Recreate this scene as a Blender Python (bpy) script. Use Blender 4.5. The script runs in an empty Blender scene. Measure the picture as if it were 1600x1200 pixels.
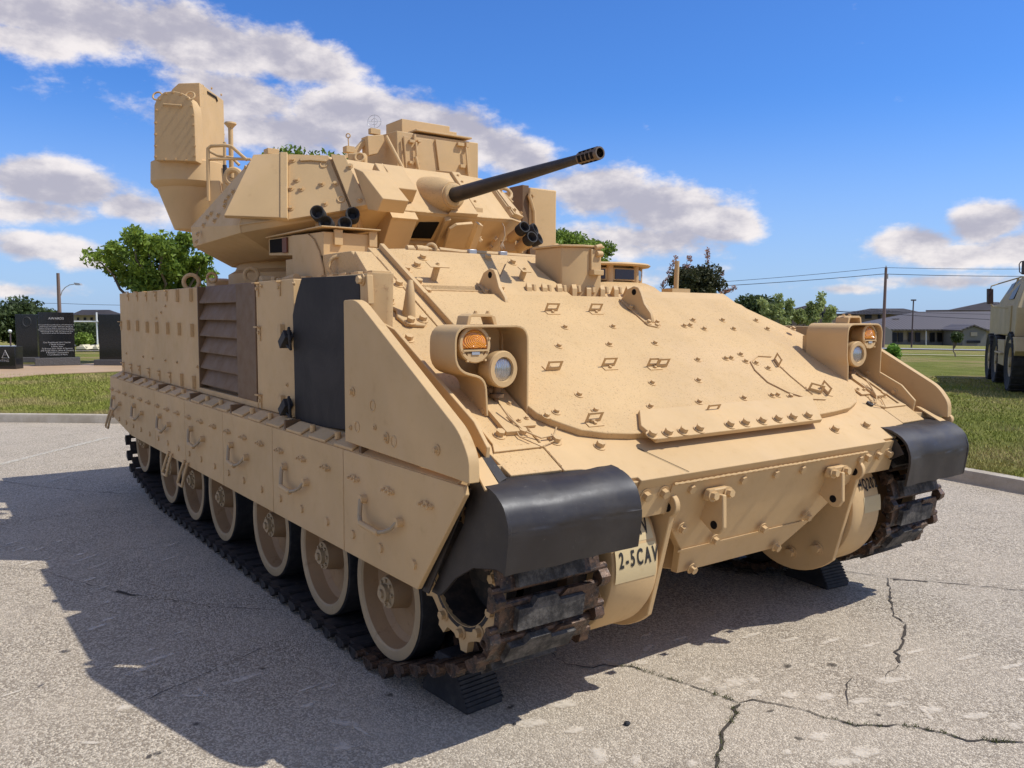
import bpy, bmesh, math, random
import numpy as np
from mathutils import Vector, Matrix
R = math.radians
random.seed(7)
sc = bpy.context.scene
COL = sc.collection

# ------------------------------------------------------------------ camera
CAM = Vector((6.6129, -3.1691, 1.6048)); YAW, PITCH, ROLL, FPX = 2.50928, -0.083066, 0.0047468, 1293.907
cf = Vector((math.cos(YAW)*math.cos(PITCH), math.sin(YAW)*math.cos(PITCH), math.sin(PITCH)))
cr0 = cf.cross(Vector((0, 0, 1))).normalized(); cu0 = cr0.cross(cf)
cr = cr0*math.cos(ROLL)+cu0*math.sin(ROLL); cu = -cr0*math.sin(ROLL)+cu0*math.cos(ROLL)
camd = bpy.data.cameras.new('camera'); camo = bpy.data.objects.new('camera', camd); COL.objects.link(camo)
m = Matrix((cr, cu, -cf)).transposed().to_4x4(); m.translation = CAM; camo.matrix_world = m
camd.sensor_width = 36; camd.sensor_fit = 'HORIZONTAL'; camd.lens = FPX/1600*36
camd.clip_start = 0.05; camd.clip_end = 3000
sc.camera = camo

# ------------------------------------------------------------------ light
SUN = Vector((.47, .56, 1.0)).normalized()
SUN_EL = math.asin(SUN.z); SUN_AZ = math.atan2(SUN.x, SUN.y)
sd = bpy.data.lights.new('sun', 'SUN'); sd.energy = 4.2; sd.angle = R(.53); sd.color = (1, .985, .955)
so = bpy.data.objects.new('sun', sd); COL.objects.link(so); so.rotation_euler = (-SUN).to_track_quat('-Z', 'Y').to_euler(); so.location = (5, 5, 30)
sc.view_settings.view_transform = 'Standard'; sc.view_settings.look = 'None'; sc.view_settings.gamma = 1
sc.view_settings.exposure = 0.0; sc.view_settings.use_curve_mapping = False

def ray(px, py): return (cf*FPX + cr*(px-800) + cu*(600-py))
def onp(px, py, n, c):
    d = ray(px, py); n = Vector(n); t = (c-CAM.dot(n))/d.dot(n); return CAM+d*t
def PX(px, py, v): return onp(px, py, (1, 0, 0), v)
def PY(px, py, v): return onp(px, py, (0, 1, 0), v)
def PZ(px, py, v): return onp(px, py, (0, 0, 1), v)
def PD(px, py, D): return CAM + ray(px, py)*(D/FPX)

class NT:
    def __init__(s, nt): s.nt = nt; s.n = nt.nodes; s.l = nt.links
    def node(s, t, **k):
        o = s.n.new(t)
        for a, b in k.items(): setattr(o, a, b)
        return o
    def set(s, sock, v):
        if hasattr(v, 'is_linked') or isinstance(v, bpy.types.NodeSocket): s.l.new(v, sock)
        elif v is not None: sock.default_value = v
    def math(s, op, a, b=None, c=None, clamp=False):
        o = s.node('ShaderNodeMath', operation=op); o.use_clamp = clamp
        s.set(o.inputs[0], a)
        if b is not None: s.set(o.inputs[1], b)
        if c is not None: s.set(o.inputs[2], c)
        return o.outputs[0]
    def mix(s, f, a, b, bt='MIX'):
        o = s.node('ShaderNodeMix', data_type='RGBA', blend_type=bt); s.set(o.inputs[0], f)
        s.set(o.inputs[6], a if not isinstance(a, tuple) else (*a[:3], 1)); s.set(o.inputs[7], b if not isinstance(b, tuple) else (*b[:3], 1)); return o.outputs[2]
    def noise(s, vec, scale, detail=4, rough=.55, dist=0, out=0):
        o = s.node('ShaderNodeTexNoise'); s.set(o.inputs['Vector'], vec); o.inputs['Scale'].default_value = scale
        o.inputs['Detail'].default_value = detail; o.inputs['Roughness'].default_value = rough; o.inputs['Distortion'].default_value = dist
        return o.outputs[out]
    def ramp(s, f, lo, hi, a=0., b=1.):
        o = s.node('ShaderNodeMapRange', interpolation_type='SMOOTHSTEP'); s.set(o.inputs[0], f)
        for i, v in enumerate((lo, hi, a, b)): o.inputs[i+1].default_value = v
        return o.outputs[0]
    def vor(s, vec, scale, out='Distance', feat='F1'):
        o = s.node('ShaderNodeTexVoronoi', feature=feat); s.set(o.inputs['Vector'], vec); o.inputs['Scale'].default_value = scale; return o.outputs[out]

# ------------------------------------------------------------------ sky
w = bpy.data.worlds.new('World'); sc.world = w; w.use_nodes = True; w.node_tree.nodes.clear()
T = NT(w.node_tree)
out = T.node('ShaderNodeOutputWorld'); bg = T.node('ShaderNodeBackground'); T.l.new(bg.outputs[0], out.inputs[0])
sky = T.node('ShaderNodeTexSky', sky_type='NISHITA'); sky.sun_disc = False; sky.sun_elevation = SUN_EL; sky.sun_rotation = SUN_AZ
sky.air_density = 1.0; sky.dust_density = .6; sky.ozone_density = 2.2; sky.altitude = 200
bg.inputs[1].default_value = 0.100
tc = T.node('ShaderNodeTexCoord'); sep = T.node('ShaderNodeSeparateXYZ'); T.l.new(tc.outputs['Generated'], sep.inputs[0])
X_, Y_, Z_ = sep.outputs
az = T.math('ARCTAN2', T.math('SUBTRACT', T.math('MULTIPLY', X_, math.sin(YAW)), T.math('MULTIPLY', Y_, math.cos(YAW))),
            T.math('ADD', T.math('MULTIPLY', X_, math.cos(YAW)), T.math('MULTIPLY', Y_, math.sin(YAW))))   # azimuth from the vehicle park's view axis, to the right
el = T.math('ARCSINE', Z_)
def azel(px, py):
    d = ray(px, py).normalized(); a = math.atan2(d.x*math.sin(YAW)-d.y*math.cos(YAW), d.x*math.cos(YAW)+d.y*math.sin(YAW)); return a, math.asin(d.z)
comb = T.node('ShaderNodeCombineXYZ'); T.l.new(az, comb.inputs[0]); T.l.new(T.math('MULTIPLY', el, 1.7), comb.inputs[1])
cn = T.noise(comb.outputs[0], 8.5, 10, .62, .0)
sh = T.node('ShaderNodeVectorMath', operation='ADD'); T.l.new(comb.outputs[0], sh.inputs[0]); sh.inputs[1].default_value = (.012, .030, 0); cns = T.noise(sh.outputs[0], 8.5, 6, .58); cn0 = T.noise(comb.outputs[0], 8.5, 6, .58); cn2 = T.noise(comb.outputs[0], 2.3, 3, .5)
cnb = T.noise(comb.outputs[0], 26, 4, .62)
BL = [ # px, py, semi-x px, semi-y px, tilt deg, strength
 (120, 30, 190, 52, 3, 1.2), (300, 62, 160, 52, 8, 1.2), (450, 88, 110, 40, 10, 1.15), (40, 60, 120, 30, 0, .9), (370, 150, 110, 42, 12, 1.05), (560, 185, 110, 44, 6, 1.2), (430, 205, 190, 40, 4, 1.0), (690, 205, 120, 42, 12, 1.2), (790, 238, 80, 34, 20, 1.1),
 (640, 235, 180, 30, 4, .95), (930, 300, 90, 40, 6, 1.15), (1040, 330, 110, 42, 6, 1.2), (1120, 350, 70, 28, 4, 1.1), (980, 375, 170, 34, 0, .95), (1000, 430, 170, 22, 0, .62), (90, 290, 130, 38, 4, 1.2), (200, 322, 70, 28, 6, 1.05), (60, 330, 120, 24, 0, .95), (70, 385, 100, 22, 2, 1.0), (150, 410, 60, 16, 0, .8),
 (50, 455, 120, 14, 0, .6), (1430, 380, 62, 26, 0, 1.15), (1545, 350, 66, 32, -6, 1.2), (1490, 400, 110, 20, 0, 1.0), (1590, 385, 80, 30, 0, 1.1), (1320, 452, 60, 9, 0, .6), (1480, 440, 150, 14, 0, .7), (1120, 445, 130, 14, 0, .55)]
tot = None
for (px, py, sx, sy, tl, st) in BL:
    a0, e0 = azel(px, py); a1, _ = azel(px+10, py); _, e1 = azel(px, py-10)
    ka = abs(a1-a0)/10; ke = abs(e1-e0)/10
    c, s_ = math.cos(R(tl)), math.sin(R(tl))
    da = T.math('SUBTRACT', az, a0); de = T.math('SUBTRACT', el, e0)
    u = T.math('MULTIPLY', T.math('SUBTRACT', T.math('MULTIPLY', da, c/ka), T.math('MULTIPLY', de, s_/ke)), 1/sx)
    v = T.math('MULTIPLY', T.math('ADD', T.math('MULTIPLY', da, s_/ka), T.math('MULTIPLY', de, c/ke)), 1/sy)
    r2 = T.math('ADD', T.math('MULTIPLY', u, u), T.math('MULTIPLY', v, v))
    g = T.math('MULTIPLY', T.math('EXPONENT', T.math('MULTIPLY', r2, -.75)), st)
    tot = g if tot is None else T.math('MAXIMUM', tot, g)
# outside the patch described above the sky goes on with scattered clouds of the same kind
away = T.ramp(T.math('MAXIMUM', T.math('ABSOLUTE', az), T.math('MULTIPLY', el, 1.35)), .62, .85)
tot = T.math('ADD', tot, T.math('MULTIPLY', away, T.ramp(cn2, .42, .62, 0, .95)))
dens = T.math('ADD', tot, T.math('MULTIPLY', T.math('SUBTRACT', cn, .5), 1.9))
dens = T.math('ADD', dens, T.math('MULTIPLY', T.math('SUBTRACT', cnb, .5), .5))
cover = T.ramp(dens, .30, .76)
hz = T.ramp(el, .0, .26, 1, 0)
skyc = T.mix(1, sky.outputs[0], (.50, .95, 1.66), 'MULTIPLY')
skyc = T.mix(T.math('MULTIPLY', hz, .62), skyc, (4.9, 6.2, 8.9))
lit = T.ramp(T.math('SUBTRACT', T.math('MULTIPLY', T.math('SUBTRACT', cn0, cns), 2.4), T.math('MULTIPLY', T.math('SUBTRACT', tot, .62), .40)), -.42, .40)
cc = T.mix(lit, (4.9, 4.7, 5.4), (9.8, 9.1, 8.8))
T.l.new(T.mix(T.math('MULTIPLY', cover, .93), skyc, cc), bg.inputs[0])

# ------------------------------------------------------------------ materials
MATS = {}
def mat(name, base, rough=.6, metal=0, fn=None, spec=.5):
    if name in MATS: return MATS[name]
    m = bpy.data.materials.new(name); m.use_nodes = True; t = NT(m.node_tree); p = t.n['Principled BSDF']
    p.inputs['Base Color'].default_value = (*base, 1); p.inputs['Roughness'].default_value = rough; p.inputs['Metallic'].default_value = metal
    p.inputs['Specular IOR Level'].default_value = spec
    if fn: fn(t, p)
    MATS[name] = m; return m
def bump(t, p, h, strength, dist):
    b = t.node('ShaderNodeBump'); b.inputs['Strength'].default_value = strength; b.inputs['Distance'].default_value = dist; t.l.new(h, b.inputs['Height']); t.l.new(b.outputs[0], p.inputs['Normal'])
def objc(t): return t.node('ShaderNodeTexCoord').outputs['Object']
def tanfn(base, grit=0., var=.10, dirt=.25):
    def f(t, p):
        v = objc(t)
        n1 = t.noise(v, 1.7, 6, .6); n2 = t.noise(v, 14, 5, .65); n3 = t.noise(v, 130, 3, .6)
        c = t.mix(t.ramp(n1, .3, .75), tuple(x*(1-var) for x in base), tuple(min(1, x*(1+var*.6)) for x in base))
        c = t.mix(t.ramp(n2, .56, .80, 0, dirt*1.2), c, (base[0]*.66, base[1]*.60, base[2]*.54))
        c = t.mix(t.ramp(t.noise(v, .9, 4, .7, .6), .50, .70, 0, .35), c, (base[0]*1.04, base[1]*1.07, base[2]*1.25))
        c = t.mix(t.ramp(t.noise(v, 47, 3, .8), .70, .78, 0, dirt*1.6), c, (base[0]*.42, base[1]*.34, base[2]*.28))
        if dirt < .9:
            bv = t.node('ShaderNodeBevel', samples=3); bv.inputs['Radius'].default_value = .010; ge = t.node('ShaderNodeNewGeometry')
            dt = t.node('ShaderNodeVectorMath', operation='DOT_PRODUCT'); t.l.new(bv.outputs[0], dt.inputs[0]); t.l.new(ge.outputs['Normal'], dt.inputs[1])
            ed = t.math('MULTIPLY', t.ramp(dt.outputs['Value'], .80, .985, 1, 0), t.ramp(t.noise(v, 31, 5, .75), .50, .66))
            c = t.mix(t.math('MULTIPLY', ed, .55), c, (base[0]*.55, base[1]*.42, base[2]*.36))
        if grit:
            g = t.noise(v, 105, 3, .8)
            c = t.mix(t.ramp(g, .58, .68, 0, 1.0*grit), c, (base[0]*.45, base[1]*.38, base[2]*.3))
            dts = t.math('MULTIPLY', t.ramp(t.vor(v, 62, 'Distance'), .10, .24, 1, 0), t.ramp(t.noise(v, 9, 3, .7), .42, .58, .15, 1)); c = t.mix(t.math('MULTIPLY', dts, .55), c, (base[0]*.5, base[1]*.42, base[2]*.36))
            bump(t, p, t.math('ADD', t.math('MULTIPLY', g, 1.), t.math('MULTIPLY', n2, .5)), .55*grit, .004)
        else:
            bump(t, p, t.math('ADD', t.math('MULTIPLY', n3, .35), t.math('MULTIPLY', t.noise(v, 9, 2), 1.)), .16, .004)
        ao = t.node('ShaderNodeBevel') if False else None
        t.l.new(c, p.inputs['Base Color']); t.l.new(t.ramp(n2, .3, .8, .58, .78), p.inputs['Roughness'])
    return f
TANB = (.60, .397, .184)
TAN = mat('tan_paint', TANB, .68, fn=tanfn(TANB), spec=.35)
TANG = mat('tan_nonslip_paint', TANB, .8, fn=tanfn(TANB, grit=.8), spec=.25)
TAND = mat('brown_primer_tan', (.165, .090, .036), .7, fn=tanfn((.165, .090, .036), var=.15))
TANW = mat('dusty_shaded_wheel_dish', (.38, .235, .11), .75, fn=tanfn((.38, .235, .11), var=.3, dirt=1.))  # base colour darkened for the shade inside the dish; mottling is dust
TANY = mat('pale_tan_patch', (.60, .46, .24), .7, fn=tanfn((.60, .46, .24), var=.06), spec=.3)
TANT = mat('tan_painted_tyre', (.50, .36, .20), .8, fn=tanfn((.46, .33, .18), var=.25, dirt=1.), spec=.25)
def blk(t, p):
    v = objc(t); n = t.noise(v, 6, 8, .7); s = t.noise(v, 34, 8, .75, 1.2)
    c = t.mix(t.ramp(n, .4, .75, 0, .5), (.020, .015, .012), (.042, .034, .027))
    c = t.mix(t.ramp(t.noise(v, 2.5, 6, .7), .45, .75, 0, .38), c, (.085, .072, .056)); c = t.mix(t.ramp(s, .62, .72, 0, .5), c, (.20, .18, .15)); t.l.new(c, p.inputs['Base Color'])
    t.l.new(t.ramp(n, .3, .75, .40, .62), p.inputs['Roughness']); bump(t, p, s, .12, .002)
BLACK = mat('black_moulded_rubber', (.018, .018, .02), .4, fn=blk)
def rub(t, p):
    v = objc(t); n = t.noise(v, 12, 6, .7); c = t.mix(t.ramp(n, .35, .75), (.012, .012, .013), (.045, .040, .035)); t.l.new(c, p.inputs['Base Color']); bump(t, p, t.noise(v, 60, 4), .3, .003)
RUB = mat('worn_black_rubber', (.02, .02, .02), .75, fn=rub)
def panel(t, p):
    v = objc(t); n = t.noise(v, 3, 5, .6, .6); c = t.mix(t.ramp(n, .3, .75), (.022, .018, .015), (.044, .036, .030)); t.l.new(c, p.inputs['Base Color']); bump(t, p, n, .25, .02)
BPAN = mat('black_fabric_panel', (.03, .027, .027), .72, fn=panel, spec=.3)
def rust(t, p):
    v = objc(t); n = t.noise(v, 22, 8, .7); n2 = t.noise(v, 70, 4, .7)
    c = t.mix(t.ramp(n, .36, .62), (.022, .018, .015), (.13, .072, .040)); c = t.mix(t.ramp(n2, .60, .70, 0, .8), c, (.40, .31, .23)); t.l.new(c, p.inputs['Base Color'])
    t.l.new(t.ramp(n2, .4, .7, .35, .8), p.inputs['Roughness']); p.inputs['Metallic'].default_value = .35; bump(t, p, t.math('ADD', n, n2), .5, .006)
RUST = mat('rusty_track_steel', (.2, .12, .06), .6, fn=rust)
def dsteel(t, p):
    v = objc(t); n = t.noise(v, 18, 6, .7); c = t.mix(t.ramp(n, .4, .7), (.016, .014, .013), (.06, .042, .03)); t.l.new(c, p.inputs['Base Color']); bump(t, p, n, .3, .004)
DST = mat('dark_track_steel', (.03, .025, .022), .65, fn=dsteel)
def gunm(t, p):
    v = objc(t); n = t.noise(v, 9, 6, .65); c = t.mix(t.ramp(n, .4, .7), (.028, .024, .022), (.05, .04, .034)); t.l.new(c, p.inputs['Base Color']); bump(t, p, t.noise(v, 80, 3), .1, .002)
PADM = mat('scuffed_track_pad', (.05, .045, .04), .8, fn=lambda t, p: (t.l.new(t.mix(t.ramp(t.noise(objc(t), 16, 8, .75), .38, .68), (.022, .019, .016), (.13, .115, .095)), p.inputs['Base Color']), bump(t, p, t.noise(objc(t), 45, 5, .7), .8, .006)))
GUN = mat('dark_gun_steel', (.035, .03, .027), .5, metal=.3, fn=gunm)
VOID = mat('dark_interior', (.012, .010, .009), .9, spec=.1)
def amber(t, p):
    v = objc(t); wv = t.node('ShaderNodeTexWave', wave_type='RINGS', rings_direction='X'); gg = t.node('ShaderNodeVectorMath', operation='SUBTRACT'); t.l.new(t.node('ShaderNodeTexCoord').outputs['Generated'], gg.inputs[0]); gg.inputs[1].default_value = (.5, .5, .42); t.l.new(gg.outputs[0], wv.inputs[0]); wv.inputs['Scale'].default_value = 4.2
    t.l.new(t.mix(wv.outputs[1], (.70, .18, .006), (1., .40, .02)), p.inputs['Base Color']); bump(t, p, wv.outputs[1], .9, .004)
    p.inputs['Coat Weight'].default_value = 1
AMBER = mat('amber_lens', (.9, .3, .02), .15, fn=amber)
def lens(t, p):
    v = objc(t); wv = t.node('ShaderNodeTexWave', wave_type='BANDS', bands_direction='Y'); t.l.new(v, wv.inputs[0]); wv.inputs['Scale'].default_value = 34; wv.inputs['Distortion'].default_value = 1.5
    bump(t, p, wv.outputs[1], .8, .004); p.inputs['Coat Weight'].default_value = 1
LENS = mat('ribbed_glass_lens', (.50, .48, .45), .16, metal=.7, fn=lens)
GREYM = mat('grey_metal', (.45, .45, .44), .4, metal=.5)
PERI = mat('periscope_glass', (.030, .012, .016), .1)
WSTRAP = mat('wire_cable', (.36, .27, .16), .6)

# ------------------------------------------------------------------ mesh tools
class MB:
    def __init__(s): s.v = []; s.f = []
    def add(s, vs, fs):
        o = len(s.v); s.v += [tuple(x) for x in vs]; s.f += [tuple(i+o for i in f) for f in fs]; return s
    def hexa(s, P): return s.add(P, [(0, 3, 2, 1), (4, 5, 6, 7), (0, 1, 5, 4), (1, 2, 6, 5), (2, 3, 7, 6), (3, 0, 4, 7)])
    def box(s, a, b):
        x0, y0, z0 = a; x1, y1, z1 = b
        return s.hexa([(x0, y0, z0), (x1, y0, z0), (x1, y1, z0), (x0, y1, z0), (x0, y0, z1), (x1, y0, z1), (x1, y1, z1), (x0, y1, z1)])
    def obox(s, c, ax, ay, az_, h):   # centre, three unit axes, half sizes
        c = Vector(c); A = Vector(ax)*h[0]; B = Vector(ay)*h[1]; C_ = Vector(az_)*h[2]
        return s.hexa([c-A-B-C_, c+A-B-C_, c+A+B-C_, c-A+B-C_, c-A-B+C_, c+A-B+C_, c+A+B+C_, c-A+B+C_])
    def slab(s, pts, ext):            # polygon pts extruded by vector ext
        n = len(pts); ext = Vector(ext); P = [Vector(p) for p in pts]; Q = [p+ext for p in P]
        return s.add(P+Q, [tuple(range(n))[::-1], tuple(range(n, 2*n))]+[(i, (i+1) % n, n+(i+1) % n, n+i) for i in range(n)])
    def cyl(s, a, b, r, r2=None, n=16, cap=True):
        a = Vector(a); b = Vector(b); r2 = r if r2 is None else r2; d = (b-a).normalized()
        u = d.orthogonal().normalized(); v = d.cross(u); P = []
        for c, rr in ((a, r), (b, r2)):
            for i in range(n): t = 2*math.pi*(i+.5)/n; P.append(c+u*math.cos(t)*rr+v*math.sin(t)*rr)
        F = [(i, (i+1) % n, n+(i+1) % n, n+i) for i in range(n)]
        if cap: F += [tuple(range(n))[::-1], tuple(range(n, 2*n))]
        return s.add(P, F)
    def lathe(s, o, d, prof, n=32, close=False):   # prof list of (along, radius)
        o = Vector(o); d = Vector(d).normalized(); u = d.orthogonal().normalized(); v = d.cross(u); P = []; F = []
        for (h, r) in prof:
            for i in range(n): t = 2*math.pi*i/n; P.append(o+d*h+(u*math.cos(t)+v*math.sin(t))*max(r, 1e-4))
        m_ = len(prof)
        for k in range(m_-1 + (1 if close else 0)):
            for i in range(n): a = k*n+i; b = k*n+(i+1) % n; k2 = (k+1) % m_; F.append((a, b, k2*n+(i+1) % n, k2*n+i))
        return s.add(P, F)
    def tube(s, pts, r, n=8, closed=False):
        pts = [Vector(p) for p in pts]; N = len(pts); P = []; F = []; u = None
        for i, p in enumerate(pts):
            if closed: d = (pts[(i+1) % N]-pts[i-1]).normalized()
            else: d = (pts[min(i+1, N-1)]-pts[max(i-1, 0)]).normalized()
            if u is None: u = d.orthogonal().normalized()
            u = (u-d*u.dot(d)).normalized(); v = d.cross(u); rr = r[i] if isinstance(r, (list, tuple)) else r
            for k in range(n): t = 2*math.pi*k/n; P.append(p+(u*math.cos(t)+v*math.sin(t))*rr)
        for i in range(N if closed else N-1):
            for k in range(n): j = (i+1) % N; F.append((i*n+k, i*n+(k+1) % n, j*n+(k+1) % n, j*n+k))
        if not closed: F += [tuple(range(n))[::-1], tuple(range((N-1)*n, N*n))]
        return s.add(P, F)
    def shell(s, path, thick, ext):   # open 3-D path, offset inward by list of vectors, extruded
        n = len(path); ext = Vector(ext)
        A = [Vector(p) for p in path]; B = [Vector(p)+Vector(o) for p, o in zip(path, thick)]
        V = A+B+[p+ext for p in A]+[p+ext for p in B]; F = []
        for i in range(n-1):
            F += [(i, i+1, n+i+1, n+i), (2*n+i, 3*n+i, 3*n+i+1, 2*n+i+1), (i, 2*n+i, 2*n+i+1, i+1), (n+i, n+i+1, 3*n+i+1, 3*n+i)]
        F += [(0, n, 3*n, 2*n), (n-1, 3*n-1, 4*n-1, 2*n-1)]
        return s.add(V, F)
    def mesh(s, name, ang=32, fix=True):
        me = bpy.data.meshes.new(name); me.from_pydata(s.v, [], s.f)
        if fix:
            bm = bmesh.new(); bm.from_mesh(me); bmesh.ops.recalc_face_normals(bm, faces=bm.faces); bm.to_mesh(me); bm.free()
        me.polygons.foreach_set('use_smooth', [True]*len(me.polygons)); me.set_sharp_from_angle(angle=R(ang)); me.update(); return me
    def build(s, name, m, parent=None, bevel=0., ang=32, fix=True):
        me = s.mesh(name, ang, fix); me.materials.append(m); return link(name, me, parent, bevel)
def link(name, me, parent=None, bevel=0., M=None):
    o = bpy.data.objects.new(name, me); COL.objects.link(o)
    if M is not None: o.matrix_basis = M; WM[o.name] = M.copy()
    if parent is not None: o.parent = parent; o.matrix_parent_inverse = WM.get(parent.name, Matrix()).inverted()
    if bevel:
        b = o.modifiers.new('bevel', 'BEVEL'); b.width = bevel; b.segments = 2; b.limit_method = 'ANGLE'; b.angle_limit = R(35); b.harden_normals = False
    return o
WM = {}
def tag(o, label=None, cat=None, group=None, kind=None):
    for k, v in (('label', label), ('category', cat), ('group', group), ('kind', kind)):
        if v: o[k] = v
    return o
def thing(name, loc, label, cat, group=None):
    o = bpy.data.objects.new(name, None); COL.objects.link(o); o.location = loc; o.empty_display_size = .2; WM[o.name] = Matrix.Translation(Vector(loc))
    return tag(o, label, cat, group)
def frame(n, up=(0, 0, 1)):
    n = Vector(n).normalized(); x = Vector(up).cross(n)
    x = Vector((1, 0, 0)) if x.length < 1e-3 else x.normalized(); y = n.cross(x); return Matrix((x, y, n)).transposed()
def place(name, me, p, n, parent, up=(0, 0, 1), rot=0., s=1.):
    M = frame(n, up).to_4x4() @ Matrix.Rotation(rot, 4, 'Z') @ Matrix.Scale(s, 4); M.translation = Vector(p); return link(name, me, parent, 0, M)
def lerp(a, b, t): return tuple(x+(y-x)*t for x, y in zip(a, b))
# ------------------------------------------------------------------ the tracked fighting vehicle: hull
V = thing('infantry_fighting_vehicle', (1.2, 0, 0), 'tan tracked armoured fighting vehicle with gun turret and side skirts, parked on the asphalt', 'armoured vehicle')
GS = math.tan(R(30)); GNv = Vector((.5, 0, math.cos(R(30)))); GC = 4.34*GS+.98
def GP(x, y, h=0): return Vector((x, y, .98+(4.34-x)*GS))+GNv*h
def G(px, py, h=0): return onp(px, py, tuple(GNv), GNv.dot(GP(0, 0))+h)
def gpoly(pts, h=0): return [GP(x, y, h) for x, y in pts]
def xz(pts, y): return [Vector((x, y, z)) for x, z in pts]
b = MB()
b.box((-1.9, -1.44, 1.04), (2.7, 1.44, 1.735))
b.slab(xz([(2.6, 1.04), (2.6, 1.735), (3.03, 1.70), (4.2, 1.025), (4.2, 1.0)], -1.40), (0, 2.5, 0))
b.slab(xz([(-1.75, 1.045), (-1.75, .55), (-1.45, .42), (3.5, .42), (3.5, 1.045)], -.655), (0, 1.31, 0))
b.slab(xz([(3.4, 1.04), (3.4, .43), (3.85, .43), (4.12, .475), (4.18, .61), (4.12, .80), (4.1, 1.04)], -.45), (0, .72, 0))
b.slab(xz([(3.3, .80), (4.17, .80), (4.24, .95), (4.1, 1.03), (3.3, 1.03)], -.98), (0, 1.96, 0))
b.build('hull', TAN, V, .006)
b = MB(); b.slab(xz([(3.03, 1.715), (2.65, 1.93), (1.75, 1.93), (1.75, 1.70), (3.0, 1.70)], -1.30), (0, 1.25, 0)); b.build('engine_deck', TANG, V, .005)
# nose lip and lower front plates
def both(fn):
    for s in (-1, 1): fn(s)
def NP(y, z, o=0): return Vector((4.155+(z-.465)*.413+o, y, z))
b = MB(); b.slab([NP(*q) for q in [(-.46, .47), (.28, .47), (.47, .60), (.70, .80), (.70, .925), (-.70, .925), (-.70, .80), (-.50, .60)]], (-.04, 0, 0)); b.build('lower_nose_plate', TAN, V, .003)
b = MB(); b.slab([NP(*q, .001) for q in [(-.52, .585), (.43, .585), (.445, .597), (-.52, .597)]], (.006, 0, 0)); b.build('nose_weld_seam', TAN, V, .002)
for yy in (-1.0, .665): b = MB(); b.slab(xz([(4.165, .80), (4.25, .97), (4.345, .965), (4.3, .80)], yy), (0, .335, 0)); b.build('nose_gusset', TAN, V, .003)
cp = [(4.34, -.895), (4.36, -.895), (4.36, .86), (4.34, .86), (4.34, .99), (4.30, 1.03), (4.265, 1.12), (4.26, 1.20), (3.0, 1.20), (3.0, -1.20), (4.26, -1.20), (4.265, -1.12), (4.30, -1.03), (4.34, -.99)]
MB().slab(gpoly(cp), -GNv*.05).build('glacis_plate', TAN, V, .003)
MB().slab([GP(4.355, -.62, .003), GP(4.2, -.76, .003), GP(4.2, -.763, .003), GP(4.355, -.623, .003)], GNv*.001).build('glacis_seam', VOID, V)
fr = [(4.255, -1.206), (4.25, -1.44), (4.05, -1.47), (3.40, -1.45), (3.25, -1.42), (2.91, -1.33), (2.70, -1.30), (2.70, -1.206)]
MB().slab(gpoly(fr), -GNv*.05).build('fender_plate', TANG, V, .003)
fl = [(4.255, 1.206), (4.25, 1.44), (4.05, 1.47), (3.50, 1.47), (3.38, 1.38), (3.14, 1.206)]
MB().slab(gpoly(fl), -GNv*.05).build('fender_plate', TANG, V, .003)
MB().slab(gpoly([(3.05, -1.205), (3.05, -.05), (2.655, -.05), (2.655, -1.205)], 0), -GNv*.04).build('engine_access_plate', TANG, V, .003)
ap = [(3.12, -1.145), (3.93, -1.145), (3.985, -1.13), (4.03, -1.085), (4.065, -1.04), (4.10, -.99), (4.13, -.88), (4.148, -.76), (4.155, -.64), (4.16, .52), (4.15, .70), (4.135, .86), (4.10, .98), (4.05, 1.06), (3.985, 1.13), (3.93, 1.145), (3.18, 1.145), (3.12, 1.06)]
MB().slab(gpoly(ap, 0), GNv*.032).build('applique_glacis_armour', TANG, V, .004)
MB().slab(gpoly([(4.13, -.70), (4.215, -.69), (4.215, .47), (4.05, .62), (4.04, -.62)], .0325), GNv*.022).build('bolted_splash_bar', TAN, V, .003)
MB().slab(gpoly([(3.05, -1.146), (3.12, -1.146), (3.12, -1.12), (2.66, -1.12), (2.66, -1.146)], 0), GNv*.03).build('access_plate_edge_strip', TAN, V, .003)
lid = [G(794, 405, .03), G(772, 455, .03), G(789, 470, .03), G(900, 467, .03), G(826, 407, .03)]
MB().slab(lid, -GNv*.03).build('engine_access_door', TAN, V, .003)
# bolts on the glacis (one mesh, shared)
def boltmesh(name, r=.017, hr=.0095, hh=.014, m=TAN):
    b = MB(); b.cyl((0, 0, 0), (0, 0, .004), r, n=14); b.cyl((0, 0, .004), (0, 0, hh), hr, n=6); me = b.mesh(name, 40); me.materials.append(m); return me
BOLT = boltmesh('bolt', .020, .0115, .017); BOLTS = boltmesh('small_bolt', .011, .007, .011); BOLTL = boltmesh('large_bolt', .027, .018, .024)
hi = [(882.5,512),(957.6,511),(1025.5,510),(1069,510),(1078,509),(1100,514.6),(1146,514.6),(1198.8,514.6),(1082.7,501),(1128.6,501),(1181,501.4),(873,541.6),(951.8,539),(1023,537),(1090,562.8),(1018.6,599),(1091,595),(904.5,617.8),(1016,636),(1030.5,649),(1092,629),(853.6,650.8),(868.8,644.5),(1133.6,561),(1142,560),(1157,554.5),(1164.7,565.5),(1161.7,622.7),(1175,634),(1205.7,618.6),(1214.5,617.8),(1234.5,620.5),(1181,568),(924,660),(930,642.5),(1030,648),(1200,576),(1238.8,514.5),(1256,629)]
bar = [(1018,681),(1043,678),(1067,675),(1092,671.5),(1140,665),(1164,662),(1190.5,659),(1214.7,656),(1238,653.5),(1262,651)]
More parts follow.
